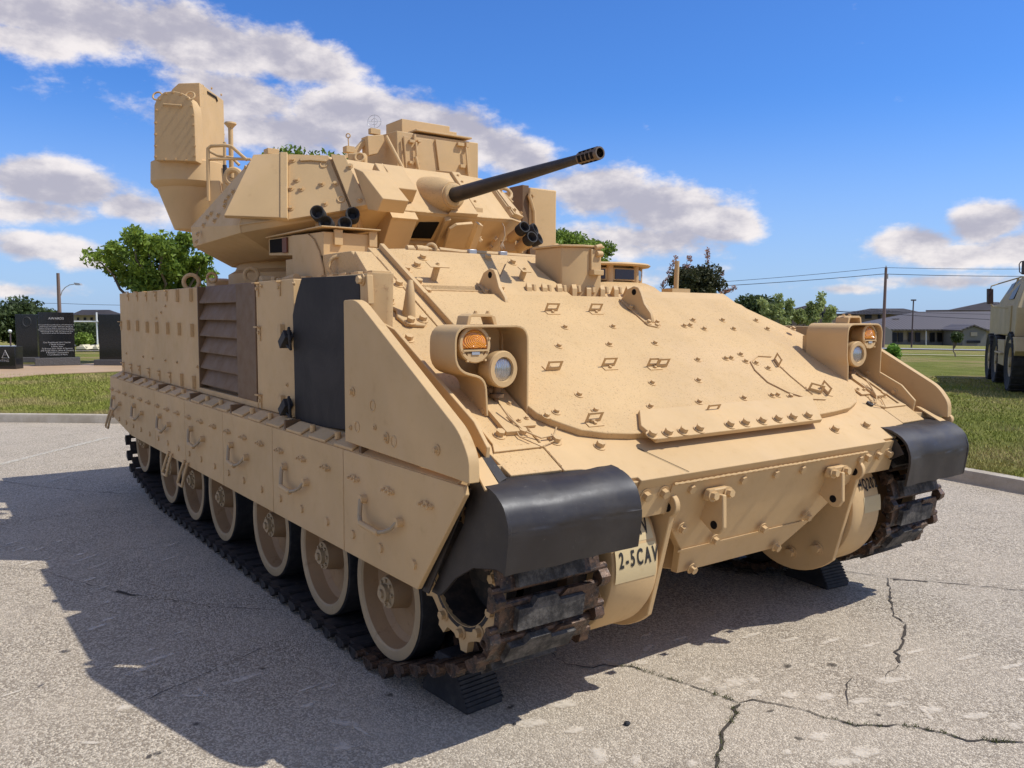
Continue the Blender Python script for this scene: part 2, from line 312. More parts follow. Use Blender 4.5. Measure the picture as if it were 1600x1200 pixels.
lo = [(1303.8,672.5),(1352.5,666),(1320,622.5),(1378.8,618),(780,680.6),(868,690),(936.6,697.8),(814.7,677.5),(638,531),(660,404),(651,416),(635,423),(653.8,442.6),(667.7,457.7),(681,472.7),(622.6,445.6),(761.5,404),(800.5,411.4),(781.8,453)]
for L, h, me in ((hi, .032, BOLT), (bar, .055, BOLTL), (lo, 0, BOLTL)):
    for (x, y) in L: place('bolt', me, G(x, y, h+(.03 if (x, y) in ((800.5,411.4),(781.8,453)) else 0)), GNv, V, rot=random.random()*2)
# strap loops standing on the glacis
def loop_mesh():
    b = MB(); w_, h_, t = .041, .050, .005
    b.box((-w_, -.03, 0), (w_, .0, .004))
    for x in (-w_, w_-.010): b.box((x, 0, 0), (x+.010, t, h_))
    b.box((-w_+.010, 0, 0), (w_-.010, t, .018)); b.box((-w_+.010, 0, h_-.010), (w_-.010, t, h_))
    b.cyl((0, -.014, .004), (0, -.014, .013), .008, n=6); me = b.mesh('strap_loop'); me.materials.append(TAN); return me
LOOP = loop_mesh()
for (x, y, rt) in [(861,487,0),(929,487,0),(863,578,180),(950,573,0),(1020,573,0),(1032,573,180),(926,660,0),(1110,645,180),(1213,568,60),(1272,612,150),(1288,612,70)]:
    place('strap_loop', LOOP, G(x, y, .032), GNv, V, up=(1, 0, 0), rot=R(rt+180))
# cable on the glacis, cut-out line
b = MB(); pts = [(1205,557),(1184,556),(1173,565),(1180,578),(1200,597),(1232,613),(1265,623),(1290,624)]
b.tube([G(x, y, .037) for x, y in pts], .004, 6); b.build('lashing_wire', TAN, V)
b = MB(); b.tube([G(x, y, .036) for x, y in [(1208,562),(1236,588),(1270,616)]], .003, 6); b.build('lashing_wire', TAN, V)
# lifting fins
def fin(s, fx, fy):
    base = G(fx, fy, .032 if fx > 900 else 0)
    prof = [(-.17, 0), (-.16, .07), (-.12, .115), (-.085, .125), (-.055, .11), (.0, .07), (.07, .05), (.10, .02), (.105, 0)]
    tx = Vector((math.cos(R(30)), 0, -.5))
    b = MB(); b.slab([base+tx*a+GNv*h-Vector((0, .012, 0)) for a, h in prof], (0, .022, 0))
    o = b.build('lifting_fin', TAN, V, .003)
    b = MB(); c_ = base+tx*(-.10)+GNv*.088; b.cyl(c_-Vector((0, .0135, 0)), c_-Vector((0, -.0115, 0)), .017, n=14); b.build('fin_hole', VOID, o)
    b = MB(); b.slab([base+tx*a+GNv*0+Vector((0, y, 0)) for a, y in [(-.17, -.03), (.12, -.05), (.14, .0), (.12, .05), (-.05, .06)]], GNv*.008); b.build('fin_base', TAN, o, .002)
    for a, y in [(.10, -.03), (.10, .035), (-.06, -.03)]: place('bolt', BOLT, base+tx*a+Vector((0, y, 0))+GNv*.008, GNv, o)
fin(-1, 776, 468); fin(1, 1001, 492)
# tow hook on the near fender
hb = G(636, 492, 0); tx = Vector((math.cos(R(30)), 0, -.5)); ty = Vector((0, 1, 0))
b = MB(); b.slab([hb+tx*a+ty*y for a, y in [(-.10, -.07), (-.075, -.085), (-.02, -.05), (.04, -.075), (.11, -.06), (.12, .03), (.09, .055), (.03, .02), (-.03, .05), (-.09, .06), (-.115, .0)]], GNv*.018)
o = b.build('lifting_hook', TAN, V, .006)
b = MB(); b.tube([hb+tx*a+GNv*h+ty*y for a, h, y in [(.03, .01, -.01), (.02, .05, -.012), (.0, .09, -.01), (-.025, .125, -.006), (-.05, .15, 0)]], [.034, .028, .024, .019, .012], 12); b.build('hook_horn', TAN, o)
for a, y in [(-.085, -.055), (-.075, .045), (.095, -.035), (.08, .035)]: place('bolt', BOLTL, hb+tx*a+ty*y+GNv*.018, GNv, o)
# stand-off posts on the engine plate
for (x, y, wz, tilt) in [(677, 437, .055, .3), (812, 443, .028, .2)]:
    p = G(x, y, 0); q = p+GNv*.085
    b = MB(); b.cyl(p, q, .017, n=14); o = b.build('standoff_post', TAN, V)
    b = MB(); b.obox(q, tx, ty, GNv, (.03, wz, .002)); b.build('post_plate', TAN, o); place('bolt', BOLTS, q+GNv*.002, GNv, o)
# stowage box at the glacis top with latch
b = MB(); x0 = 3.0
BX = [(3.02, -.20), (3.08, -.09), (3.08, .045), (2.78, .045), (2.78, -.20)]
b.slab([Vector((x, y, 1.69)) for x, y in BX], (0, 0, .295)); o = b.build('smoke_grenade_stowage_box', TAN, V, .006)
b = MB(); b.slab([Vector((x+(.012 if x > 3 else -.01), y+(.012 if y > 0 else -.012), 1.985)) for x, y in BX], (0, 0, .012)); b.build('box_lid', TAN, o, .003)
b = MB(); b.box((3.081, -.045, 1.86), (3.096, .02, 1.975)); b.box((3.081, -.05, 1.83), (3.125, .025, 1.86)); b.cyl((3.10, -.012, 1.95), (3.10, .03, 1.95), .017, n=12); b.cyl((3.10, -.02, 1.985), (3.10, .025, 1.995), .014, n=10); b.build('latch', TAN, o, .003)
# rail and clutter at the top edge of the driver's side
MB().box((2.84, .48, 1.66), (2.92, 1.21, 1.737)).build('driver_deck_rail', TAN, V, .003)
MB().box((2.90, .06, 1.66), (2.95, .29, 1.745)).build('deck_bracket', TAN, V, .003)
for i in range(8):
    y = -.50+i*.105; b = MB(); b.slab([GP(3.10, y, 0), GP(3.04, y+.02, 0), GP(3.04, y+.02, .055), GP(3.075, y, .05)], (0, .035, 0)); b.cyl(GP(3.07, y+.06, .02), GP(3.05, y+.06, .05), .018, n=8); b.build('torsion_hinge', TAN, V, .002)
b = MB(); b.cyl((2.98, .27, 1.72), (2.98, .34, 1.72), .045, n=18); b.build('hinge_boss', TAN, V, .003)
# driver's hatch
D = Vector((2.22, .72, 0))
b = MB(); b.lathe(D, (0, 0, 1), [(1.70, .52), (1.76, .50), (1.80, .45), (1.825, .39), (1.83, 0)], 36); b.build('driver_hatch_dome', TANG, V)
b = MB(); b.lathe(D, (0, 0, 1), [(1.825, .30), (1.935, .30)], 36); o = b.build('driver_hatch_drum', TAN, V)
b = MB(); b.lathe(D, (0, 0, 1), [(1.935, 0), (1.935, .41), (1.945, .42), (1.955, .41), (1.962, 0)], 40); b.build('driver_hatch_lid', TAN, V)
for k in range(5):
    a = R(-78+k*39); c_ = D+Vector((math.cos(a)*.325, math.sin(a)*.325, 1.878)); u = Vector((-math.sin(a), math.cos(a), 0)); n_ = Vector((math.cos(a), math.sin(a), 0))
    b = MB(); b.obox(c_, u, n_, (0, 0, 1), (.098, .02, .042)); f_ = b.build('periscope', TAN, V, .003)
    b = MB(); b.obox(c_+n_*.022, u, n_, (0, 0, 1), (.086, .003, .032)); b.build('periscope_window', PERI, f_)
    a2 = a+R(19.5); c2 = D+Vector((math.cos(a2)*.35, math.sin(a2)*.35, 0)); b = MB(); b.cyl(c2+Vector((0, 0, 1.82)), c2+Vector((0, 0, 1.94)), .024, n=12); b.build('hatch_post', TAN, V)
b = MB(); p0 = PX(888, 440, 2.75); p1 = PX(899, 392, 2.75); b.cyl(p0, p1, .018, .02, n=12); b.obox(p1, (1, 0, 0), (0, 1, 0), (0, 0, 1), (.02, .045, .004)); b.build('mirror_post', TAN, V)
b = MB(); p0 = PX(1056, 458, 2.6); p1 = PX(1058, 408, 2.6); b.cyl(p0, p1, .017, n=12); b.obox(p0, (1, 0, 0), (0, 1, 0), (0, 0, 1), (.05, .09, .03)); b.build('mirror_post', TAN, V)

# ------------------------------------------------------------------ headlight guards, lamps
def roundpath(P, rad, k=5):
    out = []
    for i, p in enumerate(P):
        if i in (0, len(P)-1) or rad[i] == 0: out.append(p); continue
        p = Vector(p); a = (Vector(P[i-1])-p); c = (Vector(P[i+1])-p); r = min(rad[i], a.length*.49, c.length*.49); A = p+a.normalized()*r; Cc = p+c.normalized()*r
        for j in range(k+1): t = j/k; out.append(tuple(A*(1-t)**2+p*2*t*(1-t)+Cc*t*t))
    return out
def offs(path, d):
    res = []
    for i in range(len(path)):
        a = Vector(path[max(0, i-1)]); c = Vector(path[min(len(path)-1, i+1)]); t = (c-a).normalized(); res.append((t.y*d, -t.x*d))
    return res
gpn = roundpath([(1.148, 1.195), (1.148, 1.556), (1.482, 1.556), (1.482, 1.395), (1.345, 1.362), (1.335, 1.21)], [0, .055, .06, .06, .05, 0])
gpf = roundpath([(1.152, 1.195), (1.148, 1.33), (1.135, 1.37), (1.135, 1.556), (1.482, 1.556), (1.470, 1.21)], [0, .03, .03, .055, .06, 0])
def guard(s):
    gp = gpn if s < 0 else gpf; of = offs(gp, -.010); xr = 3.77 if s < 0 else 3.69
    b = MB(); b.shell([(xr, s*y, z) for y, z in gp], [(0, s*-oy*-1, oz) for oy, oz in of], (3.955-xr, 0, 0))
    o = b.build('headlight_guard', TAN, V, .002, ang=40)
    b = MB(); b.slab([(xr-.004, s*y, z) for y, z in gp], (.006, 0, 0)); b.build('guard_back', TAN, o)
    b = MB(); b.slab([Vector((x, s*1.148, z)) for x, z in [(3.65, 1.40), (3.65, 1.49), (3.79, 1.54), (3.79, 1.29)]], (0, s*.008, 0)); b.build('guard_brace', TAN, o)
    b = MB(); b.slab([Vector((3.80, s*y, z)) for y, z in [(1.24, 1.557), (1.25, 1.60), (1.28, 1.61), (1.36, 1.61), (1.38, 1.60), (1.39, 1.557), (1.375, 1.557), (1.365, 1.597), (1.27, 1.597), (1.255, 1.557)]], (.08, 0, 0)); b.build('guard_handle', TAN, o, .002)
    for y in (1.26, 1.32): place('bolt', BOLTS, (3.84, s*y, 1.61), (0, 0, 1), o)
    for x, z in ((3.86, 1.27), (3.93, 1.225)): place('bolt', BOLT, (x, s*(1.334 if s < 0 else 1.149), z), (0, -1, 0), o)
    # turn signal
    c = PX(740, 538, 3.925); c = Vector((3.925, s*abs(c.y), c.z)); n_ = Vector((1, 0, .05)).normalized()
    b = MB(); b.lathe(c, n_, [(-.075, .038), (-.07, .060), (0, .071), (.007, .074), (.012, .070), (.012, .059), (.002, .057)], 32); t = b.build('turn_signal', TAN, o)
    P = []; rr = .0585
    for k in range(25):
        a = R(-18+k*216/24); P.append((math.cos(a)*rr, math.sin(a)*rr))
    b = MB(); F = frame(n_); 
    lv = [c+F@Vector((x, y, .004)) for x, y in P]; l2 = [c+F@Vector((x*.8, y*.8+.002, .016)) for x, y in P]; l3 = c+F@Vector((0, .008, .021))
    nn = len(P); b.add(lv+l2+[l3], [(i, i+1, nn+i+1, nn+i) for i in range(nn-1)]+[(nn-1, 0, nn, 2*nn-1)]+[(nn+i, nn+(i+1) % nn, 2*nn) for i in range(nn)])
    ob = b.build('amber_lens', AMBER, t, ang=50)
    b = MB(); b.lathe(c+F@Vector((0, -.006, 0)), n_, [(.001, .058), (.002, 0)], 24); b.build('lens_backing', TAN, t)
    b = MB(); b.obox(c+F@Vector((0, -.024, .012)), F.col[0], F.col[1], n_, (.058, .0035, .005)); b.build('lens_bar', TAN, t); b = MB(); b.obox(c+F@Vector((0, -.050, .004)), F.col[0], F.col[1], n_, (.036, .015, .007))
    b.build('lens_frame', TAN, t); b = MB()
    for x, y in [(.066, .022), (-.058, -.028), (.058, -.028), (-.038, -.064), (.045, -.062), (0, .073)]: b.cyl(c+F@Vector((x, y, .004)), c+F@Vector((x, y, .016)), .005, n=8)
    tag(b.build('lens_screws', TAN, t), kind='stuff')
    b = MB(); b.obox(c+F@Vector((0, -.035, .013)), F.col[0], F.col[1], n_, (.018, .006, .002)); b.build('marker_window', GREYM, t)
    # headlight
    c = PX(784, 577, 3.935); c = Vector((3.92, s*abs(c.y), c.z)); n_ = Vector((1, -s*.10, 0)).normalized()
    b = MB(); b.lathe(c, n_, [(-.10, .026), (-.085, .048), (-.045, .070), (.02, .0745), (.028, .070), (.028, .050), (.016, .048)], 36); t = b.build('headlight', TAN, o)
    b = MB(); b.lathe(c, n_, [(.015, .049), (.021, .038), (.025, .020), (.026, 0)], 32); b.build('headlight_lens', LENS, t)
    b = MB(); b.cyl(c+Vector((-.01, 0, -.065)), c+Vector((-.02, 0, -.10)), .018, n=12); b.cyl(c+Vector((-.02, 0, -.10)), c+Vector((-.02, 0, -.115)), .030, n=14); b.cyl(c+Vector((-.025, 0, -.115)), c+Vector((-.03, 0, -.16)), .012, n=12); b.build('headlight_stem', TAND, t)
    # lamp base plates and leads on the fender
    b = MB(); b.slab([GP(x, s*y, .001) for x, y in [(3.80, 1.16), (4.03, 1.16), (4.03, 1.245), (3.80, 1.245)]], GNv*.012); b.slab([GP(x, s*y, .001) for x, y in [(3.95, 1.26), (4.06, 1.26), (4.06, 1.33), (3.8, 1.33), (3.8, 1.26)]], GNv*.02); o2 = b.build('lamp_base_plate', TAN, V, .002)
    for x, y in [(3.90, 1.20), (3.99, 1.18), (4.0, 1.225)]: place('bolt', BOLTS, GP(x, s*y, .013), GNv, o2)
    b = MB(); b.slab([GP(x, s*y, .001) for x, y in [(3.70, 1.42), (4.10, 1.42), (4.14, 1.44), (4.14, 1.20), (4.12, 1.20), (4.12, 1.40), (3.70, 1.40)]], GNv*.008); b.build('fender_flange', TAN, V, .002)
    b = MB(); b.tube([GP(x, s*y, h) for x, y, h in [(3.95, 1.29, .05), (4.0, 1.28, .035), (4.06, 1.25, .02), (4.10, 1.19, .012), (4.10, 1.13, .02), (4.08, 1.11, .04)]], .004, 6); b.tube([GP(x, s*y, h) for x, y, h in [(3.98, 1.27, .03), (4.08, 1.28, .01), (4.14, 1.22, .01), (4.12, 1.14, .012)]], .003, 6); b.build('lamp_lead', TAN, V)
    b = MB(); b.cyl(GP(4.10, s*1.13, 0), GP(4.10, s*1.13, .012), .02, n=12); b.build('lead_plug', DST if s > 0 else TAN, V)
both(guard)
# upright fender side rails
def rail(s):
    P = [GP(x, 0, -.05) for x in (4.18, 3.35 if s < 0 else 3.75)]+([GP(3.30, 0, .0), GP(3.45, 0, .055)] if s < 0 else [GP(3.75, 0, .0), GP(3.85, 0, .06)])+[GP(4.05, 0, .075), GP(4.15, 0, .045)]
    b = MB(); b.slab([Vector((p.x, s*1.475, p.z)) for p in P], (0, s*.018, 0)); o = b.build('fender_side_rail', TAN, V, .003)
    if s > 0:
        for x, z in ((3.88, 1.27), (4.05, 1.17)): place('bolt', BOLT, (x, 1.475, z), (0, -1, 0), o)
both(rail)
# rubber strap + folded strip beside the near front plate
MB().slab([G(742, 690, .002), G(752, 688, .002), G(764, 712, .002), G(791, 749, .002), G(779, 756, .002), G(756, 722, .002), G(745, 704, .002)], GNv*.006).build('rubber_seal_strap', BLACK, V)
MB().slab([G(744, 720, .004), G(752, 716, .004), G(778, 758, .004), G(776, 766, .004), G(757, 768, .004), G(748, 750, .004)], GNv*.008).build('strap_retainer', TAN, V, .002)
MB().slab([Vector((-1, 1, 1))*0+Vector((p.x, -p.y, p.z)) for p in [G(744, 720, .004), G(752, 716, .004), G(778, 758, .004), G(776, 766, .004), G(757, 768, .004), G(748, 750, .004)]], GNv*.008).build('strap_retainer', TAN, V, .002)

# ------------------------------------------------------------------ mudguards
def mud(s):
    prof = [(4.16, 1.03), (4.27, 1.022), (4.345, 1.008), (4.41, .965), (4.435, .90), (4.435, .86), (4.415, .735)]
    prof = roundpath(prof, [0]+[.035]*5+[0], 4); of = offs(prof, .012)
    y0, y1 = s*1.585, s*.965
    rn = random.Random(8+s); b = MB(); NJ = 16; npf = len(prof)
    def wv_(i, j): e = i/(npf-1); return .0025*e*math.sin(j*1.1+e*3+s)+.0025*math.sin(j*.45+e*6)+rn.uniform(-.0012, .0012)
    for side_ in (0, 1):
        for j in range(NJ+1):
            for i, (x, z) in enumerate(prof):
                d = wv_(i, j) if side_ == 0 else 0; ox, oz = of[i]; L_ = math.hypot(ox, oz); ux, uz = -ox/L_, -oz/L_
                y = y0+(y1-y0)*j/NJ
                if side_ == 0: b.v.append((x+ux*d, y, z+uz*d-(rn.uniform(0, .004) if i == npf-1 else 0)))
                else: p_ = b.v[j*npf+i]; b.v.append((p_[0]+ox, p_[1], p_[2]+oz))
    o2 = (NJ+1)*npf
    for j in range(NJ):
        for i in range(npf-1): a = j*npf+i; b.f += [(a, a+1, a+npf+1, a+npf), (o2+a, o2+a+npf, o2+a+npf+1, o2+a+1)]
        for i in (0, npf-1): a = j*npf+i; b.f.append((a, a+npf, o2+a+npf, o2+a))
    for j in (0, NJ):
        for i in range(npf-1): a = j*npf+i; b.f.append((a, a+1, o2+a+1, o2+a))
    o = b.build('front_mudguard', BLACK, V, .0, ang=50)

    side = [(x, z) for x, z in prof]+[(4.36, .74), (4.22, .71), (4.10, .64), (4.02, .565), (3.99, .545), (3.93, .545), (4.16, .86), (4.19, .98)]
    b = MB(); b.slab(xz(side, y0-s*.001), (0, -s*.014, 0)); b.build('mudguard_side', BLACK, o, .003)
    b = MB(); b.slab(xz([(4.15, 1.0), (4.24, 1.005), (4.33, .985), (4.37, .95), (4.40, .90), (4.33, .86), (4.2, .90)], s*.958), (0, s*.006, 0)); b.build('mudguard_inner_cheek', BLACK, o)
    b = MB(); b.slab(xz([(4.20, .99), (4.245, 1.005), (3.955, .55), (3.91, .55)], s*1.605), (0, s*.006, 0)); b.build('mudguard_edge', BLACK, o)
both(mud)

# ------------------------------------------------------------------ final drives, lugs, tow brackets
SC = (3.95, .60); SR = .338
def fdrive(s):
    b = MB(); b.lathe((SC[0], s*.97, SC[1]), (0, -s, 0), [(0, 0), (0, .30), (.008, .325), (.03, SR), (.24, SR), (.26, SR-.01), (.262, .30), (.262, 0)], 64); o = b.build('final_drive_drum', TAN, V, .002)
    L = (4.30, .835); pts = []
    a0 = math.atan2(L[1]-SC[1], L[0]-SC[0])
    for k in range(15): a = a0-R(100)+R(200)*k/14; pts.append((L[0]+math.cos(a)*.052, L[1]+math.sin(a)*.052))
    for k in range(1, 30): a = a0+R(72)+R(216)*k/30; pts.append((SC[0]+math.cos(a)*.362, SC[1]+math.sin(a)*.362))
    b = MB(); b.slab(xz(pts, s*.690), (0, -s*.028, 0)); p = b.build('towing_lug_plate', TAN, V, .004, ang=30)
    b = MB(); b.cyl((L[0]+.005, s*.692, L[1]-.008), (L[0]+.005, s*.660, L[1]-.008), .020, n=20); b.build('lug_hole', VOID, p)
    for k in range(9):
        a = R(20+k*36); place('bolt', BOLTL, (SC[0]+math.cos(a)*.27, s*.661, SC[1]+math.sin(a)*.27), (0, -s, 0), p, s=1.25)
    for k in range(4):
        a = R(40+k*60); place('bolt', BOLTL, (SC[0]+math.cos(a)*.15, s*.661, SC[1]+math.sin(a)*.15), (0, -s, 0), p, s=1.25)
    # flange facing the track
    for k in range(14):
        a = R(k*360/14); place('bolt', BOLTL, (SC[0]+math.cos(a)*.27, s*.971, SC[1]+math.sin(a)*.27), (0, s, 0), o)
    # tow bracket
    y = s*.435
    b = MB(); b.slab([(4.335, y-.075, .86), (4.335, y-.06, .885), (4.335, y+.06, .885), (4.335, y+.075, .86), (4.325, y+.065, .835), (4.325, y-.065, .835)], (.030, 0, 0))
    q = b.build('tow_bracket', TAN, V, .006)
    b = MB(); b.slab(xz([(4.30, .86), (4.39, .86), (4.395, .72), (4.375, .69), (4.34, .685), (4.26, .74), (4.27, .80)], y-.012), (0, .024, 0)); r_ = b.build('bracket_web', TAN, q, .005)
    b = MB(); b.cyl((4.345, y-.0135, .725), (4.345, y+.0135, .725), .018, n=16); b.build('bracket_hole', VOID, r_)
    for yy in (-.05, .05): place('bolt', BOLTL, (4.366, y+yy, .86), (1, 0, 0), q)
both(fdrive)
for y, z in [(-.93, .90), (-.84, .90), (-.74, .90), (.93, .90), (.83, .90), (.73, .90), (-.25, .90), (-.02, .90), (.18, .90), (.66, .90), (-.58, .90)]:
    place('bolt', BOLTL, (4.295+(z-.80)*.19+.008 if abs(y) < .67 else 4.325, y, z), (1, 0, -.42), V, s=1.1)
for y, z in [(-.32, .62), (.02, .62), (.36, .63), (-.40, .49), (.20, .49), (.56, .72), (-.58, .72)]: place('bolt', BOLTL, (4.155+(z-.465)*.42+.022, y, z), (1, 0, -.42), V)
# pale stencil patches and lettering on the drums
def drumpatch(s, y0, y1, a0, a1, m, off, name):
    b = MB(); P = []; F = []; n = 14; r = SR+off
    for k in range(n+1):
        a = R(a0+(a1-a0)*k/n)
        for y in (y0, y1): P.append((SC[0]+math.cos(a)*r, y, SC[1]+math.sin(a)*r))
    for k in range(n): F.append((2*k, 2*k+1, 2*k+3, 2*k+2))
    return b.add(P, F).build(name, m, V, fix=False)
drumpatch(-1, -.955, -.73, -9, 15, TANY, .0015, 'painted_stencil_patch'); drumpatch(-1, -.90, -.735, 17, 42, TANY, .0015, 'painted_stencil_patch')
drumpatch(1, .80, .955, -2, 12, TANY, .0015, 'painted_stencil_patch')
INK = mat('stencil_ink', (.018, .015, .012), .8)
def textmesh(txt, size, gap=1.12, bold=0):
    cu_ = bpy.data.curves.new('lettering', 'FONT'); cu_.body = txt; cu_.size = size; cu_.align_x = 'CENTER'; cu_.space_character = gap; cu_.resolution_u = 4; cu_.offset = bold
    o = bpy.data.objects.new('tmp', cu_); COL.objects.link(o); dg = bpy.context.evaluated_depsgraph_get(); me = bpy.data.meshes.new_from_object(o.evaluated_get(dg)); bpy.data.objects.remove(o); return me
def drumtext(txt, yc, zc, size, wid=.78, off=.004, gap=1.12):
    me = textmesh(txt, size, gap, .0022); bm = bmesh.new(); bm.from_mesh(me)
    for k in range(2): bmesh.ops.subdivide_edges(bm, edges=[e for e in bm.edges if e.calc_length() > size*.2], cuts=1)
    a0 = math.asin((zc-SC[1])/SR)
    for v in bm.verts:
        a = a0+(v.co.y-size*.35)/SR; y = yc+v.co.x*wid; v.co = (SC[0]+math.cos(a)*(SR+off), y, SC[1]+math.sin(a)*(SR+off))
    bm.to_mesh(me); bm.free(); me.materials.clear(); me.materials.append(INK); return link('stencilled_lettering', me, V)
drumtext('2-5CAV', -.830, .640, .088, .56, gap=1.42); drumtext('CAV', -.815, .752, .090, .56, gap=1.5); drumtext('HQ202', .86, .735, .078, .60, gap=1.3)
# ------------------------------------------------------------------ running gear
WX = (3.36, 2.659, 1.891, .96, .252, -.433)
def wheel_meshes():
    b = MB(); b.lathe((0, 0, 0), (0, 1, 0), [(-.004, .300), (-.006, .292), (-.006, .258), (.002, .250), (.075, .240), (.10, .215), (.095, .12), (.080, .085), (.02, .075), (-.005, .070), (-.008, .05), (-.008, 0)], 56)
    d = b.mesh('road_wheel', 28); d.materials.append(TANT); d.materials.append(TANW)
    for p in d.polygons: p.material_index = 1 if p.center.y > .004 and math.hypot(p.center.x, p.center.z) < .246 else 0
    b = MB(); b.lathe((0, 0, 0), (0, 1, 0), [(0, .28), (0, .302), (.004, .306), (.135, .306), (.14, .30), (.14, .2), (.20, .2), (.20, .30), (.204, .306), (.335, .306), (.34, .30), (.34, 0)], 56); t = b.mesh('tyre', 28); t.materials.append(RUB)
    b = MB(); b.cyl((0, -.030, 0), (0, .06, 0), .040, n=18); b.cyl((0, -.042, 0), (0, -.028, 0), .020, n=12)
    for k in range(8):
        a = R(k*45); b.cyl((math.cos(a)*.055, -.016, math.sin(a)*.055), (math.cos(a)*.055, .03, math.sin(a)*.055), .009, n=6)
    h = b.mesh('wheel_hub', 30); h.materials.append(TANT); return d, t, h
WD, WT, WH = wheel_meshes()
for s in (-1, 1):
    for i, x in enumerate(WX):
        M = Matrix.Translation((x, s*1.472, .362)) @ Matrix.Rotation(0 if s < 0 else math.pi, 4, 'Z') @ Matrix.Rotation(i*.7, 4, 'Y')
        o = link('road_wheel', WD, V, M=M); link('tyre', WT, o, M=M); link('wheel_hub', WH, o, M=M)
# sprocket
def sprocket(s):
    for yy in (1.46, 1.14):
        P = []; n = 11
        for k in range(n):
            for da, r in ((-.36, .262), (-.22, .268), (-.12, .31), (.12, .31), (.22, .268), (.36, .262)):
                a = 2*math.pi*(k+da)/n+.2; P.append((SC[0]+math.cos(a)*r, SC[1]+math.sin(a)*r))
        b = MB(); n_ = len(P); Q = [(SC[0]+(x-SC[0])*.205/math.hypot(x-SC[0], z-SC[1]), SC[1]+(z-SC[1])*.205/math.hypot(x-SC[0], z-SC[1])) for x, z in P]
        b.add(xz(P, s*yy)+xz(Q, s*yy)+xz(P, s*(yy-.03))+xz(Q, s*(yy-.03)), [f for i in range(n_) for j in [(i+1) % n_] for f in ((i, j, n_+j, n_+i), (2*n_+i, 3*n_+i, 3*n_+j, 2*n_+j), (i, 2*n_+i, 2*n_+j, j), (n_+i, n_+j, 3*n_+j, 3*n_+i))]); o = b.build('drive_sprocket', TAN if yy > 1.3 else TAND, V, .0)
    b = MB(); b.lathe((SC[0], s*1.455, SC[1]), (0, -s, 0), [(-.006, .225), (-.006, .208), (.04, .20), (.14, .18), (.15, .06), (.10, .055), (.10, 0)], 40); b.build('sprocket_dish', DST, V)  # dish and barrel coloured dark to carry the shade inside the ring
    b = MB(); b.lathe((SC[0], s*1.43, SC[1]), (0, -s, 0), [(.14, .19), (.16, .21), (.30, .21), (.45, .2)], 40); b.build('sprocket_barrel', DST, V)
    for k in range(11):
        a = R(k*360/11+10); place('bolt', BOLTL, (SC[0]+math.cos(a)*.235, s*1.461, SC[1]+math.sin(a)*.235), (0, s, 0), V)
both(sprocket)
IC = (-1.34, .455)
def idler(s):
    M = Matrix.Translation((IC[0], s*1.472, IC[1])) @ Matrix.Rotation(0 if s < 0 else math.pi, 4, 'Z') @ Matrix.Scale(.93, 4); o = link('idler_wheel', WD, V, M=M); link('tyre', WT, o, M=M); link('wheel_hub', WH, o, M=M)
both(idler)
# track path (x, z) closed, outer face of the shoe plate runs here
def arc(c, r, a0, a1, n): return [(c[0]+math.cos(R(a0+(a1-a0)*k/n))*r, c[1]+math.sin(R(a0+(a1-a0)*k/n))*r) for k in range(n+1)]
path = [(-.55, .040), (3.42, .040)]
path += arc(SC, .345, -62, 90, 14)
path += [(3.3, .925), (2.0, .90), (.6, .90), (-.8, .87)]
path += arc(IC, .318, 95, 245, 12)
seg = [0]
for i in range(len(path)): a = path[i]; c = path[(i+1) % len(path)]; seg.append(seg[-1]+math.hypot(c[0]-a[0], c[1]-a[1]))
TL = seg[-1]; NS = round(TL/.152)
def tp(t):
    t %= TL; i = max(k for k in range(len(path)) if seg[k] <= t); f = (t-seg[i])/(seg[i+1]-seg[i]); a = path[i]; c = path[(i+1) % len(path)]
    return Vector((a[0]+(c[0]-a[0])*f, 0, a[1]+(c[1]-a[1])*f))
def shoe(dark):
    b = MB(); W = .27   # local x = along, y = lateral, z = outward
    b.box((-.062, -.235, -.018), (.028, .235, .012)); n1 = len(b.f)
    b.cyl((-.055, -W, -.003), (-.055, W, -.003), .016, n=10); b.cyl((.035, -W, -.003), (.035, W, -.003), .016, n=10)
    for y in (-W, W-.045):
        b.slab([(x, y, z) for x, z in [(.015, -.022), (.085, -.022), (.095, -.005), (.085, .012), (.068, .030), (.045, .030), (.020, .010)]], (0, .045, 0))
    b.slab([(x, -.018, z) for x, z in [(-.04, -.018), (.015, -.018), (-.005, -.085), (-.025, -.085)]], (0, .036, 0))
    b.slab([(x, y, .012) for x, y in [(.03, -.21), (.055, -.18), (.055, -.06), (.03, -.03)]], (0, 0, .012))
    n2 = len(b.f)
    b.slab([(x, y, .012) for x, y in [(-.058, -.14), (.026, -.14), (.026, -.02), (.055, .0), (.055, .09), (.026, .11), (.026, .17), (-.058, .17)]], (0, 0, .026))
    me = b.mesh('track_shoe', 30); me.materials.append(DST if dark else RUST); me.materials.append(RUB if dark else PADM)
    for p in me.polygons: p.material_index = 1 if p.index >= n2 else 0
    return me
SH, SHD = shoe(False), shoe(True)
for s in (-1, 1):
    for k in range(NS):
        t = k*TL/NS+.03; a = tp(t-.04); c = tp(t+.04); p = (a+c)/2; d = (c-a).normalized(); nrm = Vector((d.z, 0, -d.x))
        M = Matrix((d, nrm.cross(d), nrm)).transposed().to_4x4(); M.translation = Vector((p.x, s*1.288, p.z))
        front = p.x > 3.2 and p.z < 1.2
        link('track_shoe', SH if front else SHD, V, M=M)

